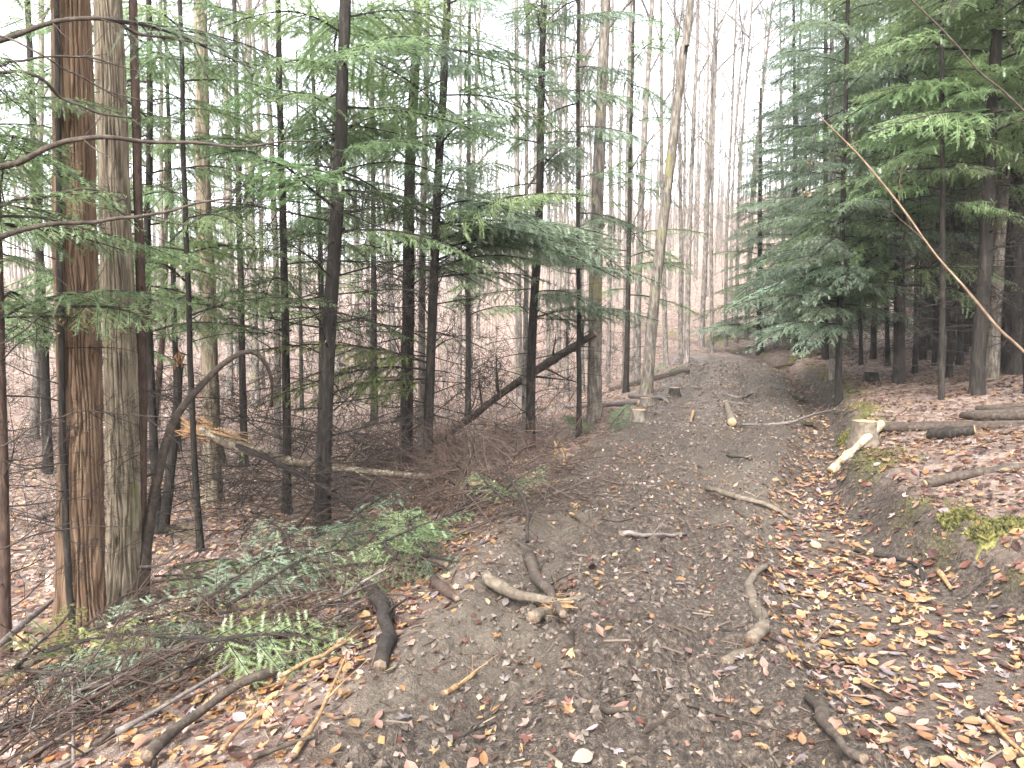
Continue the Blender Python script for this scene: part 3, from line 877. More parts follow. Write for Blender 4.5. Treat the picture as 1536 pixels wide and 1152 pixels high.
hemlock(None, .2, 'near hemlock on the bank reaching in from beside the mossy bank', 9, (3.0, 9, 1.9, 1.4, 14), (.6, 3, 1, 1, 8), BOUGH, base=b, seed=83)


# ------------------------------------------------------------------ logs, stumps, broken wood
def log(name, pts, radii, label, cat, mat, sides=12, cut='cut_wood', ends=True, group=None, wob=.04, twigs=0, seed=1, tw_len=.4):
    """pts in world metres"""
    P = [Vector(p) for p in pts]
    base = Vector(P[0]); base.z = min(p.z for p in P)
    root = thing(name, base, label, cat, group)
    loc = [p - base for p in P]
    n = max(8, int(sum((P[k + 1] - P[k]).length for k in range(len(P) - 1)) / .08))
    pp = smooth_path(loc, min(n, 60)); tt = np.linspace(0, 1, len(pp))
    rr = np.interp(tt, np.linspace(0, 1, len(radii)), radii)
    gw = np.random.default_rng(seed + 7 * len(pts) + int(abs(P[0].x) * 100))
    rr = rr * (1 + .16 * np.interp(tt * 9, np.arange(10), gw.normal(0, 1, 10)))
    if len(pp) > 6 and name in ('stick', 'brush_branch'): pp = pp + np.stack([np.interp(tt * 7, np.arange(8), gw.normal(0, 1, 8)) for _ in range(3)], -1) * (np.mean(radii) * (.4 if len(pts) > 2 and (P[-1] - P[0]).length > .5 else .12))
    mb = MB(); mb.tube(pp, rr, sides, wob=wob)
    g = np.random.default_rng(seed)
    obj('log_body' if 'log' in name or 'tree' in name else 'stem', mb.mesh(name, [M[mat]]), root)
    if ends:
        for k, (a, b_) in enumerate(((0, 1), (-1, -2))):
            d = pp[a] - pp[b_]; d /= np.linalg.norm(d)
            m2 = MB(); m2.tube([pp[a] - d * .004, pp[a] + d * .006], [rr[a] * .96, rr[a] * .93], sides)
            obj('cut_end', m2.mesh('cut_end', [M[cut]]), root)
    for q in range(twigs):
        k = g.uniform(.15, .98); i0 = int(k * (len(pp) - 2))
        t = pp[i0 + 1] - pp[i0]; t /= np.linalg.norm(t)
        a = g.normal(0, 1, 3); a[2] = abs(a[2]) * .5; a -= a.dot(t) * t; a /= np.linalg.norm(a)
        m3 = MB(); grow(m3, g, pp[i0], t * .6 + a * .8, tw_len * g.uniform(.5, 1.3), max(rr[i0] * .4, .004), 1, 4, 0, .35, (2, 5), (30, 60), .5, 0, .0016)
        obj('side_twig', m3.mesh('side_twig', [M[mat]]), root)
    return root


def stick(pix, dia, label, mat='muddy_wood', lift=.0, cat='stick', name='stick', twigs=0, group=None, seed=1, ends=True, taper=.6, zs=None, cut='broken_end', tw_len=.3):
    """a stick lying on the ground: pixels of points along it"""
    P = []
    for k, (px, py) in enumerate(pix):
        g_ = ground(px, py)
        P.append(g_ + Vector((0, 0, lift if zs is None else zs[k])))
    D = P[0].y
    r = dia * .5 * D / FPX
    for p in P: p.z += r * .3
    if len(pix) > 2 and twigs == 0 and dia < 20: twigs = 1
    return log(name, P, [r, r * (1.1 + taper) / 2, r * (.3 + taper) / 1.3, r * taper * .8], label, cat, mat, 7, cut, ends, group, .06, twigs, seed, tw_len)


def shards(root, p, d, n, L, r, mat, spread=.5, seed=1, name='splinters'):
    g = np.random.default_rng(seed); mb = MB()
    d = np.array(d, float); d /= np.linalg.norm(d)
    for q in range(n):
        o = g.normal(0, r * .5, 3); dd = d + g.normal(0, spread, 3) * .5; dd /= np.linalg.norm(dd)
        l = L * g.uniform(.35, 1)
        s = np.array(p) + o
        w = r * g.uniform(.08, .28)
        mb.tube([s - d * r, s + dd * l * .5 + g.normal(0, .01, 3), s + dd * l + g.normal(0, .015, 3)], [w, w * .8, w * .1], 4)
    return obj(name, mb.mesh(name, [M[mat]], smooth=False), root)


def stump(px, py, w, h, label, mat='maple_bark', seed=1, slant=0.0, moss=False):
    b = ground(px, py)
    s = b.y / FPX
    r, hh = w * .5 * s, h * s
    root = thing('tree_stump', b, label, 'stump')
    n, sd = 12, 28
    z = np.linspace(-.12, hh, n); a = np.arange(sd) * 2 * math.pi / sd
    Z, AA = np.meshgrid(z, a, indexing='ij')
    rr = r * (1 + .45 * np.exp(-np.maximum(Z, 0) / (.35 * hh + .02)) + .05 * np.sin(AA * 5 + seed) + .05 * vn(AA * 5, Z * 12, seed))
    Zs = Z + np.where(Z > hh * .6, slant * r * np.cos(AA), 0)
    V = np.stack([rr * np.cos(AA), rr * np.sin(AA), Zs], -1).reshape(-1, 3)
    i = np.arange(n - 1)[:, None] * sd; j = np.arange(sd)[None]; j2 = (j + 1) % sd
    mb = MB(); mb.add(V, np.stack([i + j, i + j2, i + sd + j2, i + sd + j], -1).reshape(-1, 4))
    obj('stump_bark', mb.mesh('stump_bark', [M[mat]]), root)
    m2 = MB(); c = np.array([[0, 0, hh + .004]]); ring = V[-sd:] * np.array([.97, .97, 1]); ring[:, 2] += .004
    ring2 = V[-sd:] * np.array([.5, .5, 1]); ring2[:, 2] += .006
    k = np.arange(sd)
    m2.add(np.concatenate([ring, ring2, c]), np.concatenate([np.stack([k, (k + 1) % sd, sd + k], -1), np.stack([(k + 1) % sd, sd + (k + 1) % sd, sd + k], -1), np.stack([sd + k, sd + (k + 1) % sd, np.full(sd, 2 * sd)], -1)]))
    obj('cut_face', m2.mesh('cut_face', [M['cut_wood']], smooth=False), root)
    return root


stump(1296, 668, 34, 36, 'sawn stump on the bank beside the pale debarked log', 'muddy_wood', 1)
stump(958, 632, 22, 17, 'sawn stump at the left trail edge near the leaning maple', 'maple_bark', 2)
stump(968, 608, 15, 11, 'small low stump behind the sawn one at the left trail edge', 'maple_bark', 3)
stump(1306, 572, 18, 14, 'dark weathered stump in the leaf litter of the slope', 'hemlock_bark', 4)
stump(1012, 592, 14, 10, 'small dark stump beside the muddy patch', 'hemlock_bark', 5)
stump(722, 752, 40, 28, 'dark rotten stump in the brush heap', 'hemlock_bark', 6)
# snapped pale stub beside the trail
g0 = ground(842, 708); rt = thing('broken_stub', g0, 'snapped pale yellow stub poking up at the left trail edge', 'stub')
mb = MB(); mb.tube([(0, 0, -.1), (0, 0, .12), (-.01, 0, .2)], [.075, .062, .05], 10, wob=.08); obj('stub_base', mb.mesh('stub_base', [M['brown_limb']]), rt)
shards(rt, (-.01, 0, .14), (-.1, 0, 1), 16, .17, .07, 'bare_wood', .15, 4)

# splintered birch-like log held up among the stubs
P0, P1, P2, P3 = at(300, 648, 8.3), at(420, 688, 8.1), at(540, 706, 7.9), at(645, 716, 7.8)
rt = log('broken_log', [P0, P1, P2, P3], [.06, .05, .042, .03], 'lichen-spotted fallen log with a splintered orange end', 'log', 'birch_log', 12, ends=False, wob=.06, twigs=5, seed=3)
lp = Vector((0, 0, P0.z - min(P0.z, P3.z)))
dv = (P0 - P1).normalized()
shards(rt, tuple(lp), tuple(dv), 34, .34, .085, 'orange_wood', .35, 5)
shards(rt, tuple(lp - dv * .25 + Vector((0, 0, .05))), tuple(-dv), 16, .5, .06, 'bare_wood', .12, 6, 'bark_strips')
P4, P5, P6 = at(355, 668, 8.0), at(410, 692, 7.8), at(500, 740, 7.6)
log('broken_log', [P4, P5, P6, ground(560, 790)], [.03, .028, .024, .02], 'dark thin branch slung under the lichen-spotted log', 'branch', 'twig', 7, ends=False, twigs=5, seed=9)

# snapped stubs with torn tops
for (pb, pt, dp, lab, sd) in (((243, 800), (270, 545), 15, 'black snapped stub with a torn orange tip', 3), ((338, 700), (306, 600), 11, 'dark leaning snapped stub with an orange tip', 5)):
    bse = ground(*pb); D = bse.y; rt = thing('broken_stub', bse, lab, 'stub')
    top = at(pt[0], pt[1], D) - bse; rr0 = dp * .5 * D / FPX
    md = at((pb[0] * .4 + pt[0] * .6) + 3, (pb[1] * .4 + pt[1] * .6), D) - bse
    pp = smooth_path([Vector((0, 0, -.1)), md, top], 14); mb = MB(); mb.tube(pp, np.linspace(rr0 * 1.15, rr0 * .7, 14), 9, wob=.06)
    obj('stem', mb.mesh('stem', [M['hemlock_bark']]), rt)
    shards(rt, tuple(pp[-1]), tuple(pp[-1] - pp[-2]), 14, .17, rr0 * .9, 'orange_wood', .25, sd)
    set_boughs(rt, pp, None, .4, top.z * .9, .7, .8, 7, DEAD, 'dead_limb', 900 + sd)

# bent sapling arch
bse = ground(212, 905); D0 = bse.y
ap = [(212, 905), (222, 800), (240, 700), (262, 630), (300, 580), (340, 542), (375, 527), (398, 545), (408, 575), (407, 610)]
pp = [at(x, y, D0 + .1 * k) - bse for k, (x, y) in enumerate(ap)]; pp[0] = Vector((0, 0, -.1))
rt = thing('bent_sapling', bse, 'bare sapling bent over into an arch beside the splintered log', 'sapling')
q = smooth_path(pp, 44); mb = MB(); mb.tube(q, np.interp(np.linspace(0, 1, 44), [0, .5, .75, 1], [.052, .034, .022, .012]), 9, wob=.04)
obj('stem', mb.mesh('stem', [M['brown_limb']]), rt)
g = np.random.default_rng(5)
mb = MB()
for k in range(7): grow(mb, g, q[-1 - k], (g.normal(0, .4), g.normal(0, .3), -1), .5, .004, 1, 4, 0, .3, (2, 5), (20, 50), .5)
obj('hanging_twigs', mb.mesh('hanging_twigs', [M['red_twig']]), rt)

# leaning dead trunk against the grey trailside tree
gA = at(640, 660, 10.6)
gA = ground(645, 668); _dt = ground(892, 630).y - .16; B2 = at(893, 500, _dt); B1 = at(770, 578, gA.y + (_dt - gA.y) * .5)
log('fallen_tree', [gA, (gA + B1) / 2 + Vector((0, 0, -.03)), B1, B2], [.07, .065, .06, .05], 'dead dark trunk leaning from the brush heap against the grey tree', 'fallen tree', 'brown_limb', 10, ends=True, twigs=16, seed=13, tw_len=.9)
# leaning thin dead pole at right
T = [at(1640, 640, 6.4), at(1536, 528, 6.5), at(1500, 495, 6.55), at(1450, 435, 6.65), at(1402, 380, 6.8), at(1350, 308, 7.0), at(1290, 235, 7.2), at(1225, 170, 7.4)]
T[0] = Vector((T[0].x + .15, T[0].y, H(T[0].x + .15, T[0].y)))
rt = log('leaning_pole', T, [.015, .014, .012, .010, .009, .006], 'long thin tan dead pole leaning across the hemlock boughs', 'pole', 'tan_pole', 8, ends=False, twigs=3, seed=15)
# distant log by the bend, logs on the right bank
def ground_log(pix, dp, label, mat, sides=12, lift=.4, **kw):
    P = [ground(*p) for p in pix]
    D = sum(p.y for p in P) / len(P); r = dp * .5 * D / FPX
    for p in P: p.z += r * lift
    return log('fallen_log', P, [r, r, r * .85], label, 'log', mat, sides, **kw)


ground_log([(916, 588), (975, 573), (1032, 560)], 10, 'long dark log lying beyond the leaning maple at the trail bend', 'brown_limb')
ground_log([(770, 620), (850, 612), (960, 606)], 7, 'thin pale log flat on the leaves of the low ground', 'grey_twig')
ground_log([(540, 640), (640, 628), (760, 618)], 7, 'grey log half sunk in leaves behind the close hemlock pair', 'grey_twig')
ground_log([(1316, 650), (2600, 638), (1470, 632), (1560, 624)], 17, 'long mossy log lying along the bank above the leaf litter', 'brown_limb', lift=.9)
ground_log([(1300, 642), (2600, 634), (1480, 618), (1570, 612)], 9, 'thinner upper log resting behind the long mossy one', 'brown_limb', lift=1.0)
ground_log([(1394, 660), (1430, 656), (1462, 652)], 17, 'short dark log end tucked below the long mossy log', 'hemlock_bark', lift=.8)
ground_log([(1388, 732), (1450, 720), (1545, 706)], 15, 'brown log half buried on top of the mossy bank', 'brown_limb', lift=.8)
ground_log([(1060, 497), (1085, 492), (1120, 488)], 6, 'far dark log across the leafy rise past the bend', 'hemlock_bark')
ground_log([(1160, 552), (1190, 547), (1232, 540)], 5, 'thin tan pole lying beside the yellow moss patch', 'red_twig')
a_, c_ = ground(1246, 716), ground(1322, 664)
a_.z += .06; need = max((H(*(a_ + (c_ - a_) * t).xy) + .035 - a_.z) / t for t in (.4, .5, .6, .7, .8, .9, 1.0)); c_.z = a_.z + need
log('debarked_log', [a_, a_ + (c_ - a_) * .5, c_], [.05, .048, .046], 'pale debarked log tipped over the bank edge by the stump', 'log', 'pale_log', 14, 'bare_wood')
a_ = ground(1098, 640); c_ = ground(1090, 612)
log('short_log', [a_ + Vector((0, 0, .06)), c_ + Vector((0, 0, .06))], [.06, .052], 'short muddy log lying lengthwise on the trail', 'log', 'muddy_wood', 12)

# sticks on the trail
S = stick
S([(1128, 966), (1146, 946), (1136, 912), (1124, 885), (1132, 868), (1152, 854)], 22, 'crooked grey muddy root stick with a hooked end on the trail', seed=1, taper=.6)
S([(1068, 952), (1100, 948), (1150, 962), (1172, 972)], 6, 'thin black twig beneath the hooked root stick', 'twig', taper=.5)
S([(1168, 976), (1215, 968), (1285, 952)], 19, 'thick mud-coated stick half sunk across the trail', lift=-.02)
S([(1088, 992), (1110, 984), (1150, 976)], 22, 'stubby mud-coated log end beside the half-sunk stick', lift=-.02)
S([(1214, 1052), (1240, 1100), (1295, 1160)], 17, 'straight brown stick pointing down the trail beside the leafy ditch', 'brown_limb', taper=1.1)
S([(872, 1044), (905, 1070), (940, 1088)], 16, 'short dark stick pressed into mud in mid trail', 'brown_limb')
S([(928, 803), (975, 803), (1030, 806)], 9, 'pale grey stick lying across the trail', 'grey_twig')
S([(1062, 735), (1110, 748), (1170, 772), (1215, 795)], 9, 'long pale branch lying slantwise along the trail', 'muddy_wood')
S([(1104, 768), (1126, 782)], 12, 'short dark chunk of wood beside the long pale branch', 'brown_limb')
S([(1092, 594), (1110, 598), (1130, 590)], 5, 'curved thin branch by the trail puddles', 'grey_twig')
S([(1110, 640), (1180, 640), (1240, 628), (1258, 622)], 5, 'whitish bent branch across the wet ditch', 'grey_twig', zs=[0, .02, .12, .05])
S([(1085, 605), (1125, 608)], 6, 'grey flat stick in the muddy patch', 'grey_twig')
S([(1040, 618), (1036, 636)], 5, 'pale upright splinter lying near the puddle', 'bare_wood')
S([(945, 596), (985, 598), (1000, 606)], 8, 'bowed grey branch behind the left trail edge stumps', 'grey_twig')
S([(1090, 685), (1130, 690)], 4, 'thin dark twig in the middle of the trail', 'twig')
S([(790, 846), (802, 872), (830, 908), (850, 935)], 18, 'dark crooked stick crossing the torn pale root', 'brown_limb', lift=.03)
S([(722, 872), (760, 892), (800, 910), (845, 914), (872, 902)], 20, 'torn pale root with frayed fibres at the trail edge', 'muddy_wood', lift=.01, taper=.55)
S([(800, 935), (820, 922), (850, 918)], 22, 'frayed yellow wood chunk under the crossing sticks', 'muddy_wood', taper=.6)
for (px_, py_, ax_, sd_) in ((850, 918, (-.8, -.3, .15), 3), (815, 915, (.9, .1, .2), 4)):
    gp = ground(px_, py_); fr = thing('wood_fibres', gp, 'frayed yellow wood fibres torn from the root, ' + ('outer' if sd_ == 3 else 'inner') + ' bunch', 'wood')
    shards(fr, (0, 0, .03), ax_, 14, .17, .03, 'bare_wood', .3, sd_)
S([(652, 876), (685, 902)], 20, 'reddish rotten log piece at the foot of the brush', 'red_twig')
S([(538, 898), (565, 915), (583, 950), (582, 985), (572, 1012)], 15, 'dark curved wet branch hooking down beside orange leaves', 'twig', taper=1.3, zs=[.1, .08, .04, .02, 0])
S([(592, 934), (636, 940)], 13, 'short red-brown branch piece behind the curved branch', 'red_twig')
S([(570, 850), (610, 858), (668, 858)], 14, 'brown branch jutting from the brush onto the trail', 'brown_limb', zs=[.12, .1, .06])
S([(664, 1046), (690, 1030), (714, 1018)], 12, 'small frayed yellow stick among trail leaves', 'bare_wood')
S([(686, 1126), (700, 1110), (745, 1095)], 5, 'thin curved twig on bare mud', 'twig')
S([(1280, 830), (1340, 842), (1378, 858), (1382, 880)], 9, 'dark bent twig in the leafy ditch', 'twig', lift=.02)
S([(1408, 868), (1426, 892)], 10, 'pale flat wood chip in the leafy ditch', 'bare_wood', lift=.02)
S([(1478, 1090), (1505, 1118), (1540, 1150)], 10, 'yellow peeled stick at the edge of the ditch leaves', 'bare_wood', lift=.03)
S([(1300, 1090), (1320, 1105)], 8, 'stubby dark twig beside the straight brown stick', 'twig')
S([(1030, 1060), (1090, 1082), (1175, 1104)], 6, 'thin forked twig lying in mid trail mud', 'brown_limb', twigs=2)
S([(850, 770), (895, 800), (930, 806)], 4, 'thin reddish twig lying at the trail edge', 'red_twig')

# foreground brush: branches lying slantwise
S([(225, 1155), (310, 1085), (420, 1020), (500, 975), (545, 952)], 24, 'long straight grey-brown branch with bare cut end at the trail edge', 'brown_limb', taper=.6, zs=[.06, .06, .06, .06, .05])
S([(75, 1090), (185, 1042), (265, 990), (330, 930), (400, 870), (470, 795), (495, 765)], 19, 'long dark curved branch sweeping up through the brush pile', 'red_twig', taper=.35, zs=[.06, .08, .1, .12, .16, .22, .3], twigs=4, tw_len=.5)
S([(0, 1015), (60, 970), (115, 930), (155, 912), (240, 905), (265, 890)], 11, 'pale forked branch arching over the brush pile', 'grey_twig', taper=.4, zs=[.2, .25, .3, .3, .3, .3], twigs=3, tw_len=.5)
S([(118, 928), (150, 875), (180, 840), (225, 830)], 8, 'pale side branch rising from the forked one', 'grey_twig', taper=.4, zs=[.28, .4, .4, .35])
S([(-20, 1055), (60, 1030), (130, 985), (190, 935), (240, 915)], 9, 'dark red branch along the low side of the brush pile', 'red_twig', taper=.5, zs=[.15, .15, .2, .2, .2], twigs=3)
S([(440, 1150), (470, 1110), (500, 1050), (520, 1000)], 10, 'yellow peeled branch with stripped bark beside the mud', 'bare_wood', taper=.5, zs=[.03, .04, .05, .06])
S([(330, 1150), (365, 1105), (390, 1070)], 9, 'curling yellow bark strip among orange leaves', 'bare_wood', taper=.6, lift=.05)
S([(420, 1040), (470, 1012), (510, 990), (540, 970)], 8, 'split yellow wood strip beside the long straight branch', 'bare_wood', lift=.07)
S([(375, 1152), (420, 1138), (470, 1128)], 12, 'short brown branch end poking from leaves onto mud', 'brown_limb', lift=.03)
S([(500, 960), (520, 900), (560, 855), (603, 825)], 8, 'pale bent whip rising from the brush pile', 'grey_twig', taper=.3, zs=[.05, .15, .2, .3])
S([(0, 1040), (60, 1010), (110, 995), (130, 988)], 22, 'split yellow log under hemlock sprays', 'bare_wood', lift=.02)
S([(110, 1165), (112, 1090), (105, 1040)], 7, 'upright pale twig in front of the brush pile', 'grey_twig', zs=[.05, .15, .22])
S([(30, 1165), (110, 1110), (170, 1075), (230, 1045)], 12, 'dark rotten branch low in the brush pile', 'twig', lift=.05, twigs=3)
S([(260, 1050), (330, 1000), (400, 960), (470, 900)], 9, 'thin brown branch parallel to the sweeping dark one', 'red_twig', lift=.1, twigs=4)
S([(300, 930), (360, 920), (450, 905), (510, 890)], 8, 'thin dark branch buried among green sprays', 'twig', lift=.1, twigs=4)
S([(20, 955), (60, 958), (120, 970)], 12, 'reddish branch lying behind the forked pale one', 'red_twig', lift=.05)
gB = np.random.default_rng(77)
for k in range(46):
    px, py = gB.uniform(-20, 560), 0
    py = gB.uniform(max(880, 1080 - px * .35), 1150 - max(0, px - 150) * .55)
    p = ground(px, py); az = R(gB.normal(38, 28)); l = gB.uniform(.3, 1.1)
    d = Vector((math.cos(az), math.sin(az), 0)); a_, c_ = p - d * l / 2, p + d * l / 2
    z0, z1 = H(a_.x, a_.y) + gB.uniform(.02, .16), H(c_.x, c_.y) + gB.uniform(.02, .22)
    r = gB.uniform(.005, .014)
    mid_ = (a_ + c_) / 2 + Vector((gB.normal(0, .05), gB.normal(0, .05), 0)); mid_.z = (z0 + z1) / 2 + gB.normal(0, .02)
    a_.z, c_.z = z0, z1
    log('brush_branch', [a_, mid_, c_], [r, r * .8, r * .4], ['thin reddish', 'thin dark', 'thin brown', 'thin grey'][k % 4] + ' broken branch lying in the trail-edge brush pile', 'branch', ['red_twig', 'twig', 'brown_limb', 'grey_twig'][k % 4], 6, ends=False,
        group=['reddish', 'dark', 'brown', 'grey'][k % 4] + ' branches in the brush pile', twigs=int(gB.integers(0, 3)), seed=k, tw_len=.3)
for k in range(40):
    px, py = gB.uniform(500, 830), gB.uniform(660, 800)
    p = ground(px, py); az = R(gB.uniform(0, 180)); l = gB.uniform(.6, 2.0)
    d = Vector((math.cos(az), math.sin(az), 0)); a_, c_ = p - d * l / 2, p + d * l / 2
    a_.z, c_.z = H(a_.x, a_.y) + gB.uniform(.0, .15), H(c_.x, c_.y) + gB.uniform(.1, .6)
    r = gB.uniform(.006, .016); mid_ = (a_ + c_) / 2 + Vector((gB.normal(0, .1), gB.normal(0, .1), gB.normal(.03, .05)))
    log('brush_branch', [a_, mid_, c_], [r, r * .8, r * .35], ['bare reddish', 'bare dark', 'bare brown'][k % 3] + ' branch in the brush heap at the hemlock pair', 'branch', ['red_twig', 'twig', 'brown_limb'][k % 3], 6, ends=False,
        group=['reddish', 'dark', 'brown'][k % 3] + ' branches in the brush heap', twigs=int(gB.integers(1, 5)), seed=200 + k, tw_len=.5)

# green hemlock sprays thrown on the brush
spots = [(470, 850, 1), (500, 880, 1), (520, 830, 1), (560, 890, 0), (600, 880, 0), (590, 905, 0), (440, 890, 1), (410, 900, 1), (470, 920, 0), (380, 880, 1), (330, 900, 1), (150, 1000, 1), (190, 1010, 1), (130, 1020, 1),
         (100, 1040, 1), (30, 1080, 2), (20, 1090, 0), (280, 1030, 2), (270, 1060, 2), (300, 1050, 0), (290, 960, 1), (545, 845, 0), (260, 900, 0), (250, 840, 2), (640, 880, 0), (745, 790, 0), (755, 800, 0), (470, 830, 0), (530, 860, 1), (230, 930, 0), (330, 970, 2)]
spots = spots + [(x + gB.normal(0, 22), y + gB.normal(0, 10), int(gB.choice([0, 0, 1, 2]))) for x, y, _ in spots if x < 660 and y > 820][::2]
for k, (px, py, kd) in enumerate(spots):
    p = ground(px, py); g = gB
    o = obj('hemlock_spray', SPRAY[kd], loc=p + Vector((0, 0, g.uniform(.16, .32))), rot=(R(g.uniform(-30, 30)), R(g.uniform(-20, 10)), R(g.uniform(-40, 120))))
    o.scale = (g.uniform(.7, 1.15),) * 3
    wh = 'near the split yellow log' if px < 220 else 'beside the sweeping dark branch' if px < 400 else 'at the top of the brush pile' if px < 560 else 'where the brush meets the trail mud'
    cn = ['fresh green', 'blue-green', 'yellow-green'][kd]
    tag(o, f'{cn} hemlock spray lying {wh}', 'hemlock spray', f'{cn} hemlock sprays {wh}')
for k, (px, py, rx) in enumerate([(895, 645, 0), (905, 650, 0), (880, 655, 0), (915, 640, 0), (985, 560, 0), (1000, 562, 0), (955, 560, 0)]):
    p = ground(px, py)
    o = obj('hemlock_spray', BOUGH[k % 3], loc=p + Vector((0, 0, .0)), rot=(R(gB.uniform(-20, 20)), R(-32), R(gB.uniform(0, 360)))); o.scale = (.5,) * 3
    tag(o, 'low green hemlock sprig growing at the foot of the trailside trees', 'hemlock sprig', 'low hemlock sprigs at the trailside trees')


# ------------------------------------------------------------------ tangles nobody could count
def tangle(name, label, n, area, zr, ln, mat, seed):
    g = np.random.default_rng(seed); mb = MB()
    for k in range(n):
        px, py = area(g)
        p = ground(px, py)
        az = g.uniform(0, 2 * math.pi); el = abs(g.normal(0, .35))
        grow(mb, g, (p.x, p.y, p.z + g.uniform(*zr)), (math.cos(az), math.sin(az), el), g.uniform(*ln), g.uniform(.003, .007), 1, 3, 0, .5, (2, 6), (30, 70), .5, .2, .0018)
    o = obj(name, mb.mesh(name, [M[mat]])); tag(o, label, 'twigs'); o['kind'] = 'stuff'


tangle('twig_tangle', 'fine reddish twigs heaped around the hemlock pair', 900, lambda g: (g.normal(655, 95), g.normal(730, 40)), (0, .45), (.3, 1.2), 'red_twig', 1)
tangle('twig_tangle', 'fine dark twigs through the trail-edge brush pile', 220, lambda g: (lambda x: (x, g.uniform(max(870, 1060 - x * .35), 1150 - max(0, x - 150) * .55)))(g.uniform(-20, 580)), (.02, .22), (.2, .8), 'red_twig', 2)
tangle('twig_tangle', 'dark twigs snarled around the splintered log and stubs', 260, lambda g: (g.normal(420, 110), g.normal(745, 45)), (0, .6), (.4, 1.2), 'brown_limb', 4)
tangle('twig_tangle', 'thin bare twigs between the trunks on the low ground', 420, lambda g: (g.uniform(-40, 620), g.uniform(640, 880)), (0, 1.0), (.4, 1.2), 'twig', 3)


# bare brush and saplings across the low ground
def brush(name, label, n, amin, amax, dmin, dmax, hmin, hmax, mat, seed, depth=1, side=-1):
    g = np.random.default_rng(seed); mb = MB()
    for k in range(n):
        a = R(g.uniform(amin, amax)); d = math.sqrt(g.uniform(dmin ** 2, dmax ** 2))
        x, y = d * math.sin(a), d * math.cos(a)
        if abs(lateral(np.array([x]), np.array([y]))[0]) < 2.6 and y < 31: continue
        h = g.uniform(hmin, hmax)
        grow(mb, g, (x, y, H(x, y) - .05), (g.normal(0, .12), g.normal(0, .12), 1), h, .0035 + .0025 * h + d * .00012, depth, 3, 0, .2, (3, 7), (20, 50), .45)
    o = obj(name, mb.mesh(name, [M[mat]])); tag(o, label, 'brush'); o['kind'] = 'stuff'


brush('sapling_brush', 'thin bare saplings and brush over the low leafy ground', 280, -38, 12, 10, 32, .6, 2.6, 'brush', 11)
brush('sapling_brush', 'pale bare brush filling the far wood', 1000, -38, 34, 28, 80, 1.5, 6, 'brush', 12)


def wood(n, amin, amax, dmin, dmax, seed):
    g = np.random.default_rng(seed); mb = MB()
    for k in range(n):
        a = R(g.uniform(amin, amax)); d = math.sqrt(g.uniform(dmin ** 2, dmax ** 2))
        x, y = d * math.sin(a), d * math.cos(a); z = H(x, y)
        h = g.uniform(12, 20); r = g.uniform(.05, .17)
        lx, ly = g.normal(0, .5), g.normal(0, .5)
        t = np.linspace(0, 1, 5)
        P = np.stack([x + lx * t ** 1.5, y + ly * t ** 1.5, z - .2 + h * t], -1)
        mb.tube(P, r * (1 - .85 * t), 5, cap=False)
        for q in range(5):
            u = g.uniform(.3, .95); p = np.array([np.interp(u, t, P[:, c]) for c in range(3)])
            az = g.uniform(0, 6.28)
            grow(mb, g, p, (math.cos(az) * .6, math.sin(az) * .6, .8), g.uniform(1, 3), r * .25, 1, 3, 0, .3, (2, 4), (25, 50), .5)
    o = obj('far_wood', mb.mesh('far_wood', [M['pale_bark']])); tag(o, 'mass of far bare trunks fading into the mist', 'wood'); o['kind'] = 'stuff'


wood(760, -40, 40, 50, 170, 21)


# ------------------------------------------------------------------ leaves
def leaf_templates(hi):
    T = []
    m = 6 if hi else 4
    t = np.linspace(0, 1, m + 1)
    for curl, fold, wd in ((.25, .12, .27), (.5, .2, .25), (-.25, .1, .3)):
        w = wd * np.sin(np.pi * np.clip(t * .96 + .02, 0, 1) ** .85)
        zc = curl * (t - .5) ** 2
        mid = np.stack([t - .5, 0 * t, zc], -1)
        lf = np.stack([t - .5, w, zc + fold * w / .27 * .5], -1); rt_ = np.stack([t - .5, -w, zc + fold * w / .27 * .4], -1)
        V = np.concatenate([mid, lf[1:-1], rt_[1:-1]]); n = m + 1; k = m - 1
        F = []
        L = lambda i: 0 if i == 0 else (m if i == m else n + i - 1)
        Rr = lambda i: 0 if i == 0 else (m if i == m else n + k + i - 1)
        for i in range(m):
            for S_, rev in ((L, 0), (Rr, 1)):
                for tri in ((i, i + 1, S_(i + 1)), (i, S_(i + 1), S_(i))):
                    if len(set(tri)) == 3: F.append(tri[::-1] if rev else tri)
        T.append((V, np.array(F)))
    half = [(90, .52), (78, .33), (68, .37), (61, .21), (50, .42), (38, .46), (29, .31), (13, .33), (4, .19), (-13, .35), (-26, .24), (-52, .2)] if hi else [(90, .52), (64, .22), (42, .46), (10, .22), (-14, .36), (-50, .2)]
    pts = half + [(-90, .09)] + [(180 - a_, r_) for a_, r_ in half[:0:-1]]
    for curl, seed in ((.5, 1), (1.0, 2), (-.7, 3)):              # lobed maple leaves
        g = np.random.default_rng(seed)
        a = np.radians([p[0] for p in pts]); r = np.array([p[1] for p in pts]) * g.uniform(.82, 1.12, len(pts))
        V = np.stack([r * np.cos(a) * g.uniform(.8, 1), r * np.sin(a), curl * r ** 2 * (.8 + .9 * np.sin(a * 2 + seed)) + g.normal(0, .02, len(a))], -1)
        V = np.concatenate([[[0, 0, 0]], V]); n = len(a); k = np.arange(n)
        T.append((V, np.stack([np.zeros(n, int), 1 + k, 1 + (k + 1) % n], -1)))
    return T


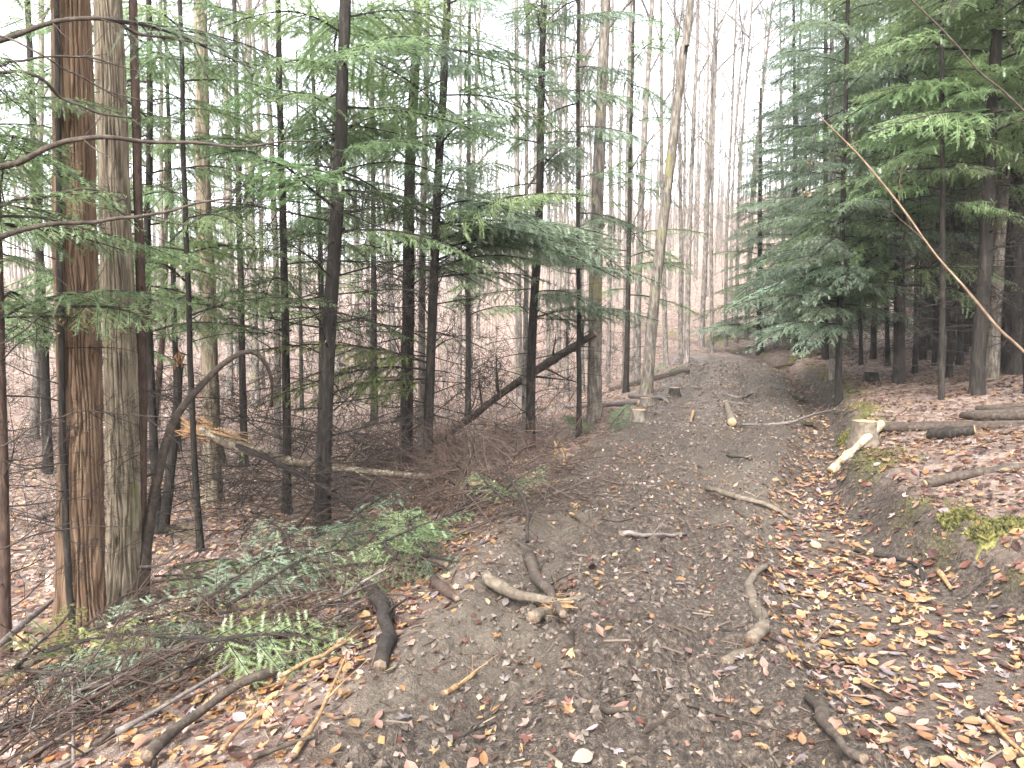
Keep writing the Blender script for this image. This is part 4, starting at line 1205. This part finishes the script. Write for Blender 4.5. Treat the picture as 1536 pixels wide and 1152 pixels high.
PAL = dict(orange=[(.46, .23, .09), (.38, .18, .075), (.50, .30, .14), (.41, .245, .12)],
           tan=[(.52, .34, .16), (.48, .30, .14), (.58, .42, .25)],
           pink=[(.44, .26, .19), (.50, .33, .26), (.38, .22, .17), (.52, .38, .31)],
           red=[(.22, .09, .06), (.17, .07, .05), (.26, .125, .085)],
           dark=[(.11, .05, .04), (.08, .045, .04), (.14, .075, .06)],
           grey=[(.36, .30, .29), (.30, .25, .25)])
ORDER = list(PAL)


def pick_cols(g, n, weights):
    w = np.array(weights, float); w /= w.sum()
    ks = g.choice(len(ORDER), n, p=w)
    out = np.zeros((n, 3))
    for k, nm in enumerate(ORDER):
        sel = ks == k
        c = np.array(PAL[nm]); out[sel] = c[g.integers(len(c), size=sel.sum())]
    return out * g.uniform(.75, 1.2, (n, 1)), ks


def rot_mats(yaw, tx, ty):
    cz, sz = np.cos(yaw), np.sin(yaw); cx, sx = np.cos(tx), np.sin(tx); cy, sy = np.cos(ty), np.sin(ty)
    o = np.ones_like(yaw); z = 0 * o
    Rz = np.stack([cz, -sz, z, sz, cz, z, z, z, o], -1).reshape(-1, 3, 3)
    Rx = np.stack([o, z, z, z, cx, -sx, z, sx, cx], -1).reshape(-1, 3, 3)
    Ry = np.stack([cy, z, sy, z, o, z, -sy, z, cy], -1).reshape(-1, 3, 3)
    return Rx @ Ry @ Rz


def scatter(name, label, X, Y, size, cols, templates, g, mat, lift=(.004, .03), tilt=.3, cat='leaves', smooth=False):
    n = len(X); Z = height(X, Y); e = .06
    sx = (height(X + e, Y) - height(X - e, Y)) / (2 * e); sy = (height(X, Y + e) - height(X, Y - e)) / (2 * e)
    Rm = rot_mats(g.uniform(0, 6.28, n), np.arctan(np.clip(sy, -.8, .8)) + g.normal(0, tilt, n), -np.arctan(np.clip(sx, -.8, .8)) + g.normal(0, tilt, n))
    pos = np.stack([X, Y, Z + g.uniform(*lift, n)], -1)
    which = g.integers(len(templates), size=n)
    Vs, Fs, Cs, off = [], [], [], 0
    for k, (TV, TF) in enumerate(templates):
        s = np.where(which == k)[0]
        if len(s) == 0: continue
        V = np.einsum('nij,vj->nvi', Rm[s], TV) * size[s][:, None, None] + pos[s][:, None]
        Fk = TF[None] + (np.arange(len(s)) * len(TV))[:, None, None] + off
        Vs.append(V.reshape(-1, 3)); Fs.append(Fk.reshape(-1, TF.shape[1])); off += len(s) * len(TV)
        if cols is not None: Cs.append(np.repeat(cols[s], len(TV), 0))
    o = obj(name, mesh_np(name, np.concatenate(Vs), Fs, [mat], smooth=smooth, attrs={'col': np.concatenate(Cs)} if cols is not None else None))
    tag(o, label, cat); o['kind'] = 'stuff'
    return o


gL = np.random.default_rng(123)


def polar_samples(n, rmin, rmax, r0, pw, amax=44):
    r = np.linspace(rmin, rmax, 4000); w = r * np.where(r < r0, 1, (r0 / r) ** pw); c = np.cumsum(w); c /= c[-1]
    rr = np.interp(gL.uniform(0, 1, n), c, r); a = np.radians(gL.uniform(-amax, amax, n))
    return rr * np.sin(a), rr * np.cos(a)


LO = leaf_templates(False)
X, Y = polar_samples(150000, 1.2, 44, 6.5, 1.4)
s, mud, ditch, wl, wr = zones(X, Y)
clump = sstep(-.12, .14, fbm(X * 1.4, Y * 1.4, 131)) * .8 + .2
dens = (1 - mud) * (.8) + mud * .12 * clump ** 2
edge = sstep(.35, 0, np.abs(s + wl)) * .3
dens = np.where(ditch > .4, 1.0 * (.55 + .45 * clump), dens)
bo = np.interp(Y, _BY, _BO)
dens = dens * np.where((s > wr + bo) & (s < wr + bo + .38), .5, 1)           # the bank face stays bare soil
keep = gL.uniform(0, 1, len(X)) < dens + edge * .2
X, Y, s, mud, ditch, wl = X[keep], Y[keep], s[keep], mud[keep], ditch[keep], wl[keep]
n = len(X)
warm, k1 = pick_cols(gL, n, (4, 3, 1.6, 1.6, 1.2, .5))
cold, k2 = pick_cols(gL, n, (1.0, 1.0, 5.0, 1.8, 1.3, 1.8))  # low-ground mix weighted pale, carrying the wet leaves' sky sheen as colour
dist = np.hypot(X, Y)
shoulder = (s < -wl + .2) & (s > -wl - 1.3) & (dist < 6)
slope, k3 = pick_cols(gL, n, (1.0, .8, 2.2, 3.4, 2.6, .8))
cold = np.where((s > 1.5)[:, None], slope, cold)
usewarm = gL.uniform(0, 1, n) < np.where((ditch > .3) | shoulder, .72, np.where(mud > .5, .3, .22))
cols = np.where(usewarm[:, None], warm, cold)
size = (.026 + .074 * gL.random(n) ** 1.25) * np.where(mud > .5, .8, 1) * (1 + np.clip(dist - 9, 0, 30) * .012) * np.where((ditch > .3) | (dist < 4.5), 1.12, 1)
scatter('leaf_litter', 'fallen beech and maple leaves carpeting the woodland floor and ditch', X, Y, size, cols * np.where(mud > .5, .5, np.where((s > 1.5) & (ditch < .3), .5, np.where(s < -2.5, 1.0, .66)))[:, None], LO, gL, M['litter'], tilt=.22)  # low-ground leaves left brightest: sky sheen on wet litter painted into colour

X, Y = polar_samples(140000, 3.4, 13, 6, .5, 40)
s, mud, ditch, wl, wr = zones(X, Y); bo = np.interp(Y, _BY, _BO)
mk = sstep(-.14, .03, fbm(X * 1.6, Y * 1.6, 95)) * np.clip(1 - np.abs(s - wr - bo - .42) / .32, 0, 1)
keep = gL.uniform(0, 1, len(X)) < mk * 1.6
X, Y = X[keep], Y[keep]
tf = np.array([(-.15, 0, 0), (.15, 0, 0), (.1, .1, .8), (0, -.15, -.1), (0, .15, -.1), (-.2, -.1, .7)])
scatter('moss_tufts', 'fuzzy yellow-green moss along the lip of the bank', X, Y, gL.uniform(.015, .04, len(X)), None, [(tf, np.array([(0, 1, 2), (3, 4, 5)]))], gL, M['moss'], (0, .01), .4, 'moss')
g = np.random.default_rng(8); mb = MB()
for k in range(260):
    y = g.uniform(3.2, 12); x = float(np.interp(y, _TY, _TX) + np.interp(y, _TY, _WR) + np.interp(y, _BY, _BO)) + g.uniform(.1, .45)
    grow(mb, g, (x, y, H(x, y) + .005), (-.8, g.normal(0, .6), -.35), g.uniform(.08, .3), g.uniform(.0015, .004), 1, 3, 0, .6, (1, 4), (30, 60), .5, .3)
o = obj('bank_rootlets', mb.mesh('bank_rootlets', [M['twig']])); tag(o, 'thin rootlets hanging out of the cut bank', 'roots'); o['kind'] = 'stuff'

# crumbs of mud and chips of wood on the trail
phi = (1 + 5 ** .5) / 2
OV = np.array([(1, 0, 0), (-1, 0, 0), (0, 1, 0), (0, -1, 0), (0, 0, .7), (0, 0, -.7)]) * .5
OF = np.array([(0, 2, 4), (2, 1, 4), (1, 3, 4), (3, 0, 4), (2, 0, 5), (1, 2, 5), (3, 1, 5), (0, 3, 5)])
CT = [(OV * gL.uniform(.6, 1.25, (6, 3)) + gL.normal(0, .06, (6, 3)), OF) for _ in range(6)]
X, Y = polar_samples(150000, 1.2, 28, 5, 1.15)
s, mud, ditch, wl, wr = zones(X, Y)
cz = sstep(-.1, .15, fbm(X * 2.2, Y * 2.2, 141))
keep = gL.uniform(0, 1, len(X)) < mud * (.2 + .8 * cz)
X, Y = X[keep], Y[keep]
size = (.009 + .055 * gL.random(len(X)) ** 3.5) * (1 + np.clip(np.hypot(X, Y) - 8, 0, 20) * .09)
scatter('mud_clods', 'crumbled dark mud clods strewn over the trail', X, Y, size, None, CT, gL, M['clod'], (-.002, .006), .6, 'mud')
bx = np.array([(-.5, -.06, 0), (.5, -.04, 0), (.5, .04, .0), (-.5, .06, 0), (-.45, 0, .09), (.45, 0, .07)])
bf = np.array([(0, 1, 5), (0, 5, 4), (1, 2, 5), (2, 3, 4), (2, 4, 5), (3, 0, 4)])
X, Y = polar_samples(16000, 1.2, 22, 6, 1.2)
s, mud, ditch, wl, wr = zones(X, Y)
keep = gL.uniform(0, 1, len(X)) < .25 + .35 * mud
X, Y = X[keep], Y[keep]
cc = np.array([(.10, .075, .055), (.16, .125, .095), (.06, .045, .035), (.22, .175, .125)])[gL.choice(4, len(X), p=(.35, .25, .3, .1))] * gL.uniform(.7, 1.3, (len(X), 1))
scatter('twig_litter', 'small broken twigs and bark chips scattered on the ground', X, Y, .03 + .13 * gL.random(len(X)) ** 2, cc, [(bx * (1, .55, .7), bf), (bx * (1, .35, .6), bf)], gL, M['chips'], (.002, .012), .15, 'twigs')

X, Y = polar_samples(60000, 1.2, 26, 6, 1.3)
s, mud, ditch, wl, wr = zones(X, Y)
keep = gL.uniform(0, 1, len(X)) < mud * (.15 + .4 * sstep(-.1, .15, fbm(X * 1.4, Y * 1.4, 131)))
X, Y = X[keep], Y[keep]
cc, _ = pick_cols(gL, len(X), (1, 2, 3, 2, 3, 2))
dm = np.array([(-.5, 0, 0), (0, -.3, .08), (.5, 0, .03), (.05, .3, .1)])
scatter('leaf_crumbs', 'small torn leaf scraps trodden into the trail mud', X, Y, .014 + .04 * gL.random(len(X)) ** 2, cc * .65, [(dm, np.array([(0, 1, 2), (0, 2, 3)])), (dm * (.8, 1.3, 1), np.array([(0, 1, 3), (1, 2, 3)]))], gL, M['chips'], (.004, .016), .4, 'leaf scraps')

# the 300 leaves that show largest, one object each
HI = leaf_templates(True)
HM = [mesh_np('fallen_leaf', V, [F_], [M['leaf']], smooth=False) for V, F_ in HI]
names = {'orange': 'orange', 'tan': 'yellow-tan', 'pink': 'pale pinkish-brown', 'red': 'dark red', 'dark': 'dark brown', 'grey': 'grey'}
X, Y = polar_samples(6000, 2.2, 5.2, 3.5, 1.0, 36)
s, mud, ditch, wl, wr = zones(X, Y)
cl = fbm(X * 1.8, Y * 1.8, 151)
p_ = np.where(ditch > .4, .55, np.where(mud > .5, .03 + .4 * sstep(.02, .2, cl), .5))
cnt = 0
for k in range(len(X)):
    if cnt >= 290: break
    if gL.random() > p_[k] * .5: continue
    zone = 'in the leaf-filled ditch' if ditch[k] > .4 else ('on the trail mud' if mud[k] > .5 else 'beside the trail-edge brush')
    w = (5, 4, 1.5, 1, .6, .3) if zone != 'on the trail mud' else (2.6, 3, 3, 1.6, 1, 1.2)
    c, kk = pick_cols(gL, 1, w); kk = ORDER[kk[0]]
    t = int(gL.integers(len(HM)))
    o = obj('fallen_leaf', HM[t], loc=(X[k], Y[k], H(X[k], Y[k]) + gL.uniform(.008, .03)), rot=(gL.normal(0, .22), gL.normal(0, .22), gL.uniform(0, 6.28)), scale=float(gL.uniform(.055, .10)))
    o.color = (*(c[0] * (.62 if 'mud' in zone else .8)), 1)
    sh = 'oval' if t < 3 else 'lobed'
    tag(o, f'{names[kk]} {sh} leaf lying {zone}', 'leaf', f'{names[kk]} {sh} leaves {zone}')
    cnt += 1


# withered leaf clusters hanging on twigs in front of the ridged trunks
_dr, _dg, _dk, _dp_ = ground(118, 948).y, ground(188, 908).y, ground(482, 802).y, ground(608, 712).y
for (px, py, n_, D, ax, ay, AD) in ((100, 485, 26, _dr - .4, 118, 470, _dr), (190, 492, 16, _dg - .35, 181, 470, _dg), (150, 300, 6, _dg - .4, 172, 320, _dg), (600, 470, 20, _dp_ - .4, 613, 455, _dp_),
                            (520, 510, 24, _dk - .35, 495, 490, _dk), (1216, 245, 9, 7.4, 1226, 172, 7.4), (1208, 290, 6, 7.4, 1229, 176, 7.39)):
    c0 = at(px, py, D); mb = MB(); g = np.random.default_rng(px)
    V, F_ = LO[1]
    for k in range(n_):
        Rm = rot_mats(np.array([g.uniform(0, 6)]), np.array([g.normal(0, .8)]), np.array([g.normal(0, .8)]))[0]
        mb.add((V @ Rm.T) * g.uniform(.02, .045) + np.array([g.normal(0, .14), g.normal(0, .06), g.normal(0, .04)]) * (.25 if px > 1000 else 1), F_, 1)
    an = np.array(at(ax, ay, AD) - c0)
    mb.tube(smooth_path([an, an * .45 + np.array([0, 0, .03]), np.zeros(3), -an * .25], 12), np.linspace(.006 if px < 1000 else .003, .0012, 12), 5, 0)
    for k in range(6): grow(mb, g, (0, 0, 0), g.normal(0, 1, 3), .18, .0025, 0, 3, 0) if px < 1000 else None
    o = obj('withered_twig', mb.mesh('withered_twig', [M['twig'], M['bare_wood']], smooth=False), loc=c0)
    tag(o, f'twig of withered tan leaves hanging {"before the orange-brown ridged trunk" if px == 100 else "before the grey-brown ridged trunk" if px == 190 else "high by the reddish-brown hemlock" if px == 150 else "on the kinked hemlock" if px == 520 else "just under the tip of the tan leaning pole" if px == 1216 else "lower below the tip of the tan leaning pole" if px == 1208 else "on the close hemlock pair"}', 'twig')


# ------------------------------------------------------------------ moss cushions
def moss(px, py, rx, ry, hgt, label, seed):
    c = ground(px, py); g = np.random.default_rng(seed)
    n = 22
    u, v = np.meshgrid(np.linspace(-1, 1, n), np.linspace(-1, 1, n))
    X = c.x + u * rx; Y = c.y + v * ry
    rr = np.hypot(u, v) + (vn(u * 3 + seed, v * 3, seed) - .5) * .7
    prof = np.clip(1 - rr ** 2, -.25, 1)
    Z = height(X.ravel(), Y.ravel()).reshape(n, n) + hgt * prof + (vn(X * 22, Y * 22, seed) - .5) * .045
    V = np.stack([X, Y, Z], -1).reshape(-1, 3) - np.array(c)
    i = np.arange(n - 1)[:, None] * n; j = np.arange(n - 1)[None]
    mb = MB(); mb.add(V, np.stack([i + j, i + j + 1, i + n + j + 1, i + n + j], -1).reshape(-1, 4))
    root = thing('moss_cushion', c, label, 'moss')
    obj('mat', mb.mesh('mat', [M['moss']]), root)
    idx = np.where(prof.ravel() > .02)[0]
    P = V[g.choice(idx, 2600)] + g.normal(0, 1, (2600, 3)) * np.array([rx / n, ry / n, .004])
    d = g.normal(0, .7, (2600, 3)); d[:, 2] = 1; d *= g.uniform(.012, .03, (2600, 1))
    w = g.normal(0, .006, (2600, 3))
    T3 = np.stack([P - w, P + w, P + d], 1).reshape(-1, 3)
    t = obj('tufts', mesh_np('tufts', T3, [np.arange(7800).reshape(-1, 3)], [M['moss']], smooth=False), root); t['kind'] = 'stuff'


moss(1500, 790, .2, .12, .02, 'thick yellow-green moss cushion on the bank edge at the ditch', 3)
moss(1440, 778, .1, .1, .015, 'small dark moss clump beside the thick cushion', 9)
moss(1272, 660, .13, .22, .08, 'moss hanging on the bank beside the sawn stump', 5)
moss(1200, 538, .7, .6, .06, 'bright yellow moss patch on the slope past the bank hemlock', 6)
moss(1090, 508, .7, .9, .05, 'yellow-green moss patch on the leafy rise', 7)

# ------------------------------------------------------------------ misty air
hz = MB()
x0, x1, y0, y1, z0, z1 = -430, 430, -430, 430, float(GZ.min()) - 1.0, float(max(GZ.max() + 22, 40))
V = np.array([(x, y, z) for x in (x0, x1) for y in (y0, y1) for z in (z0, z1)], float)
hz.add(V, [(0, 1, 3, 2), (4, 6, 7, 5), (0, 4, 5, 1), (2, 3, 7, 6), (0, 2, 6, 4), (1, 5, 7, 3)])
hm = bpy.data.materials.new('mist'); hm.use_nodes = True
hm.node_tree.nodes.clear()
ho = hm.node_tree.nodes.new('ShaderNodeOutputMaterial'); hv = hm.node_tree.nodes.new('ShaderNodeVolumePrincipled')
hv.inputs['Color'].default_value = (.93, .965, 1.0, 1); hv.inputs['Density'].default_value = .0005
hm.node_tree.links.new(hv.outputs[0], ho.inputs['Volume'])
o = obj('haze', hz.mesh('haze', [hm], smooth=False)); o['kind'] = 'stuff'; tag(o, 'thin pale mist hanging through the wood', 'mist')
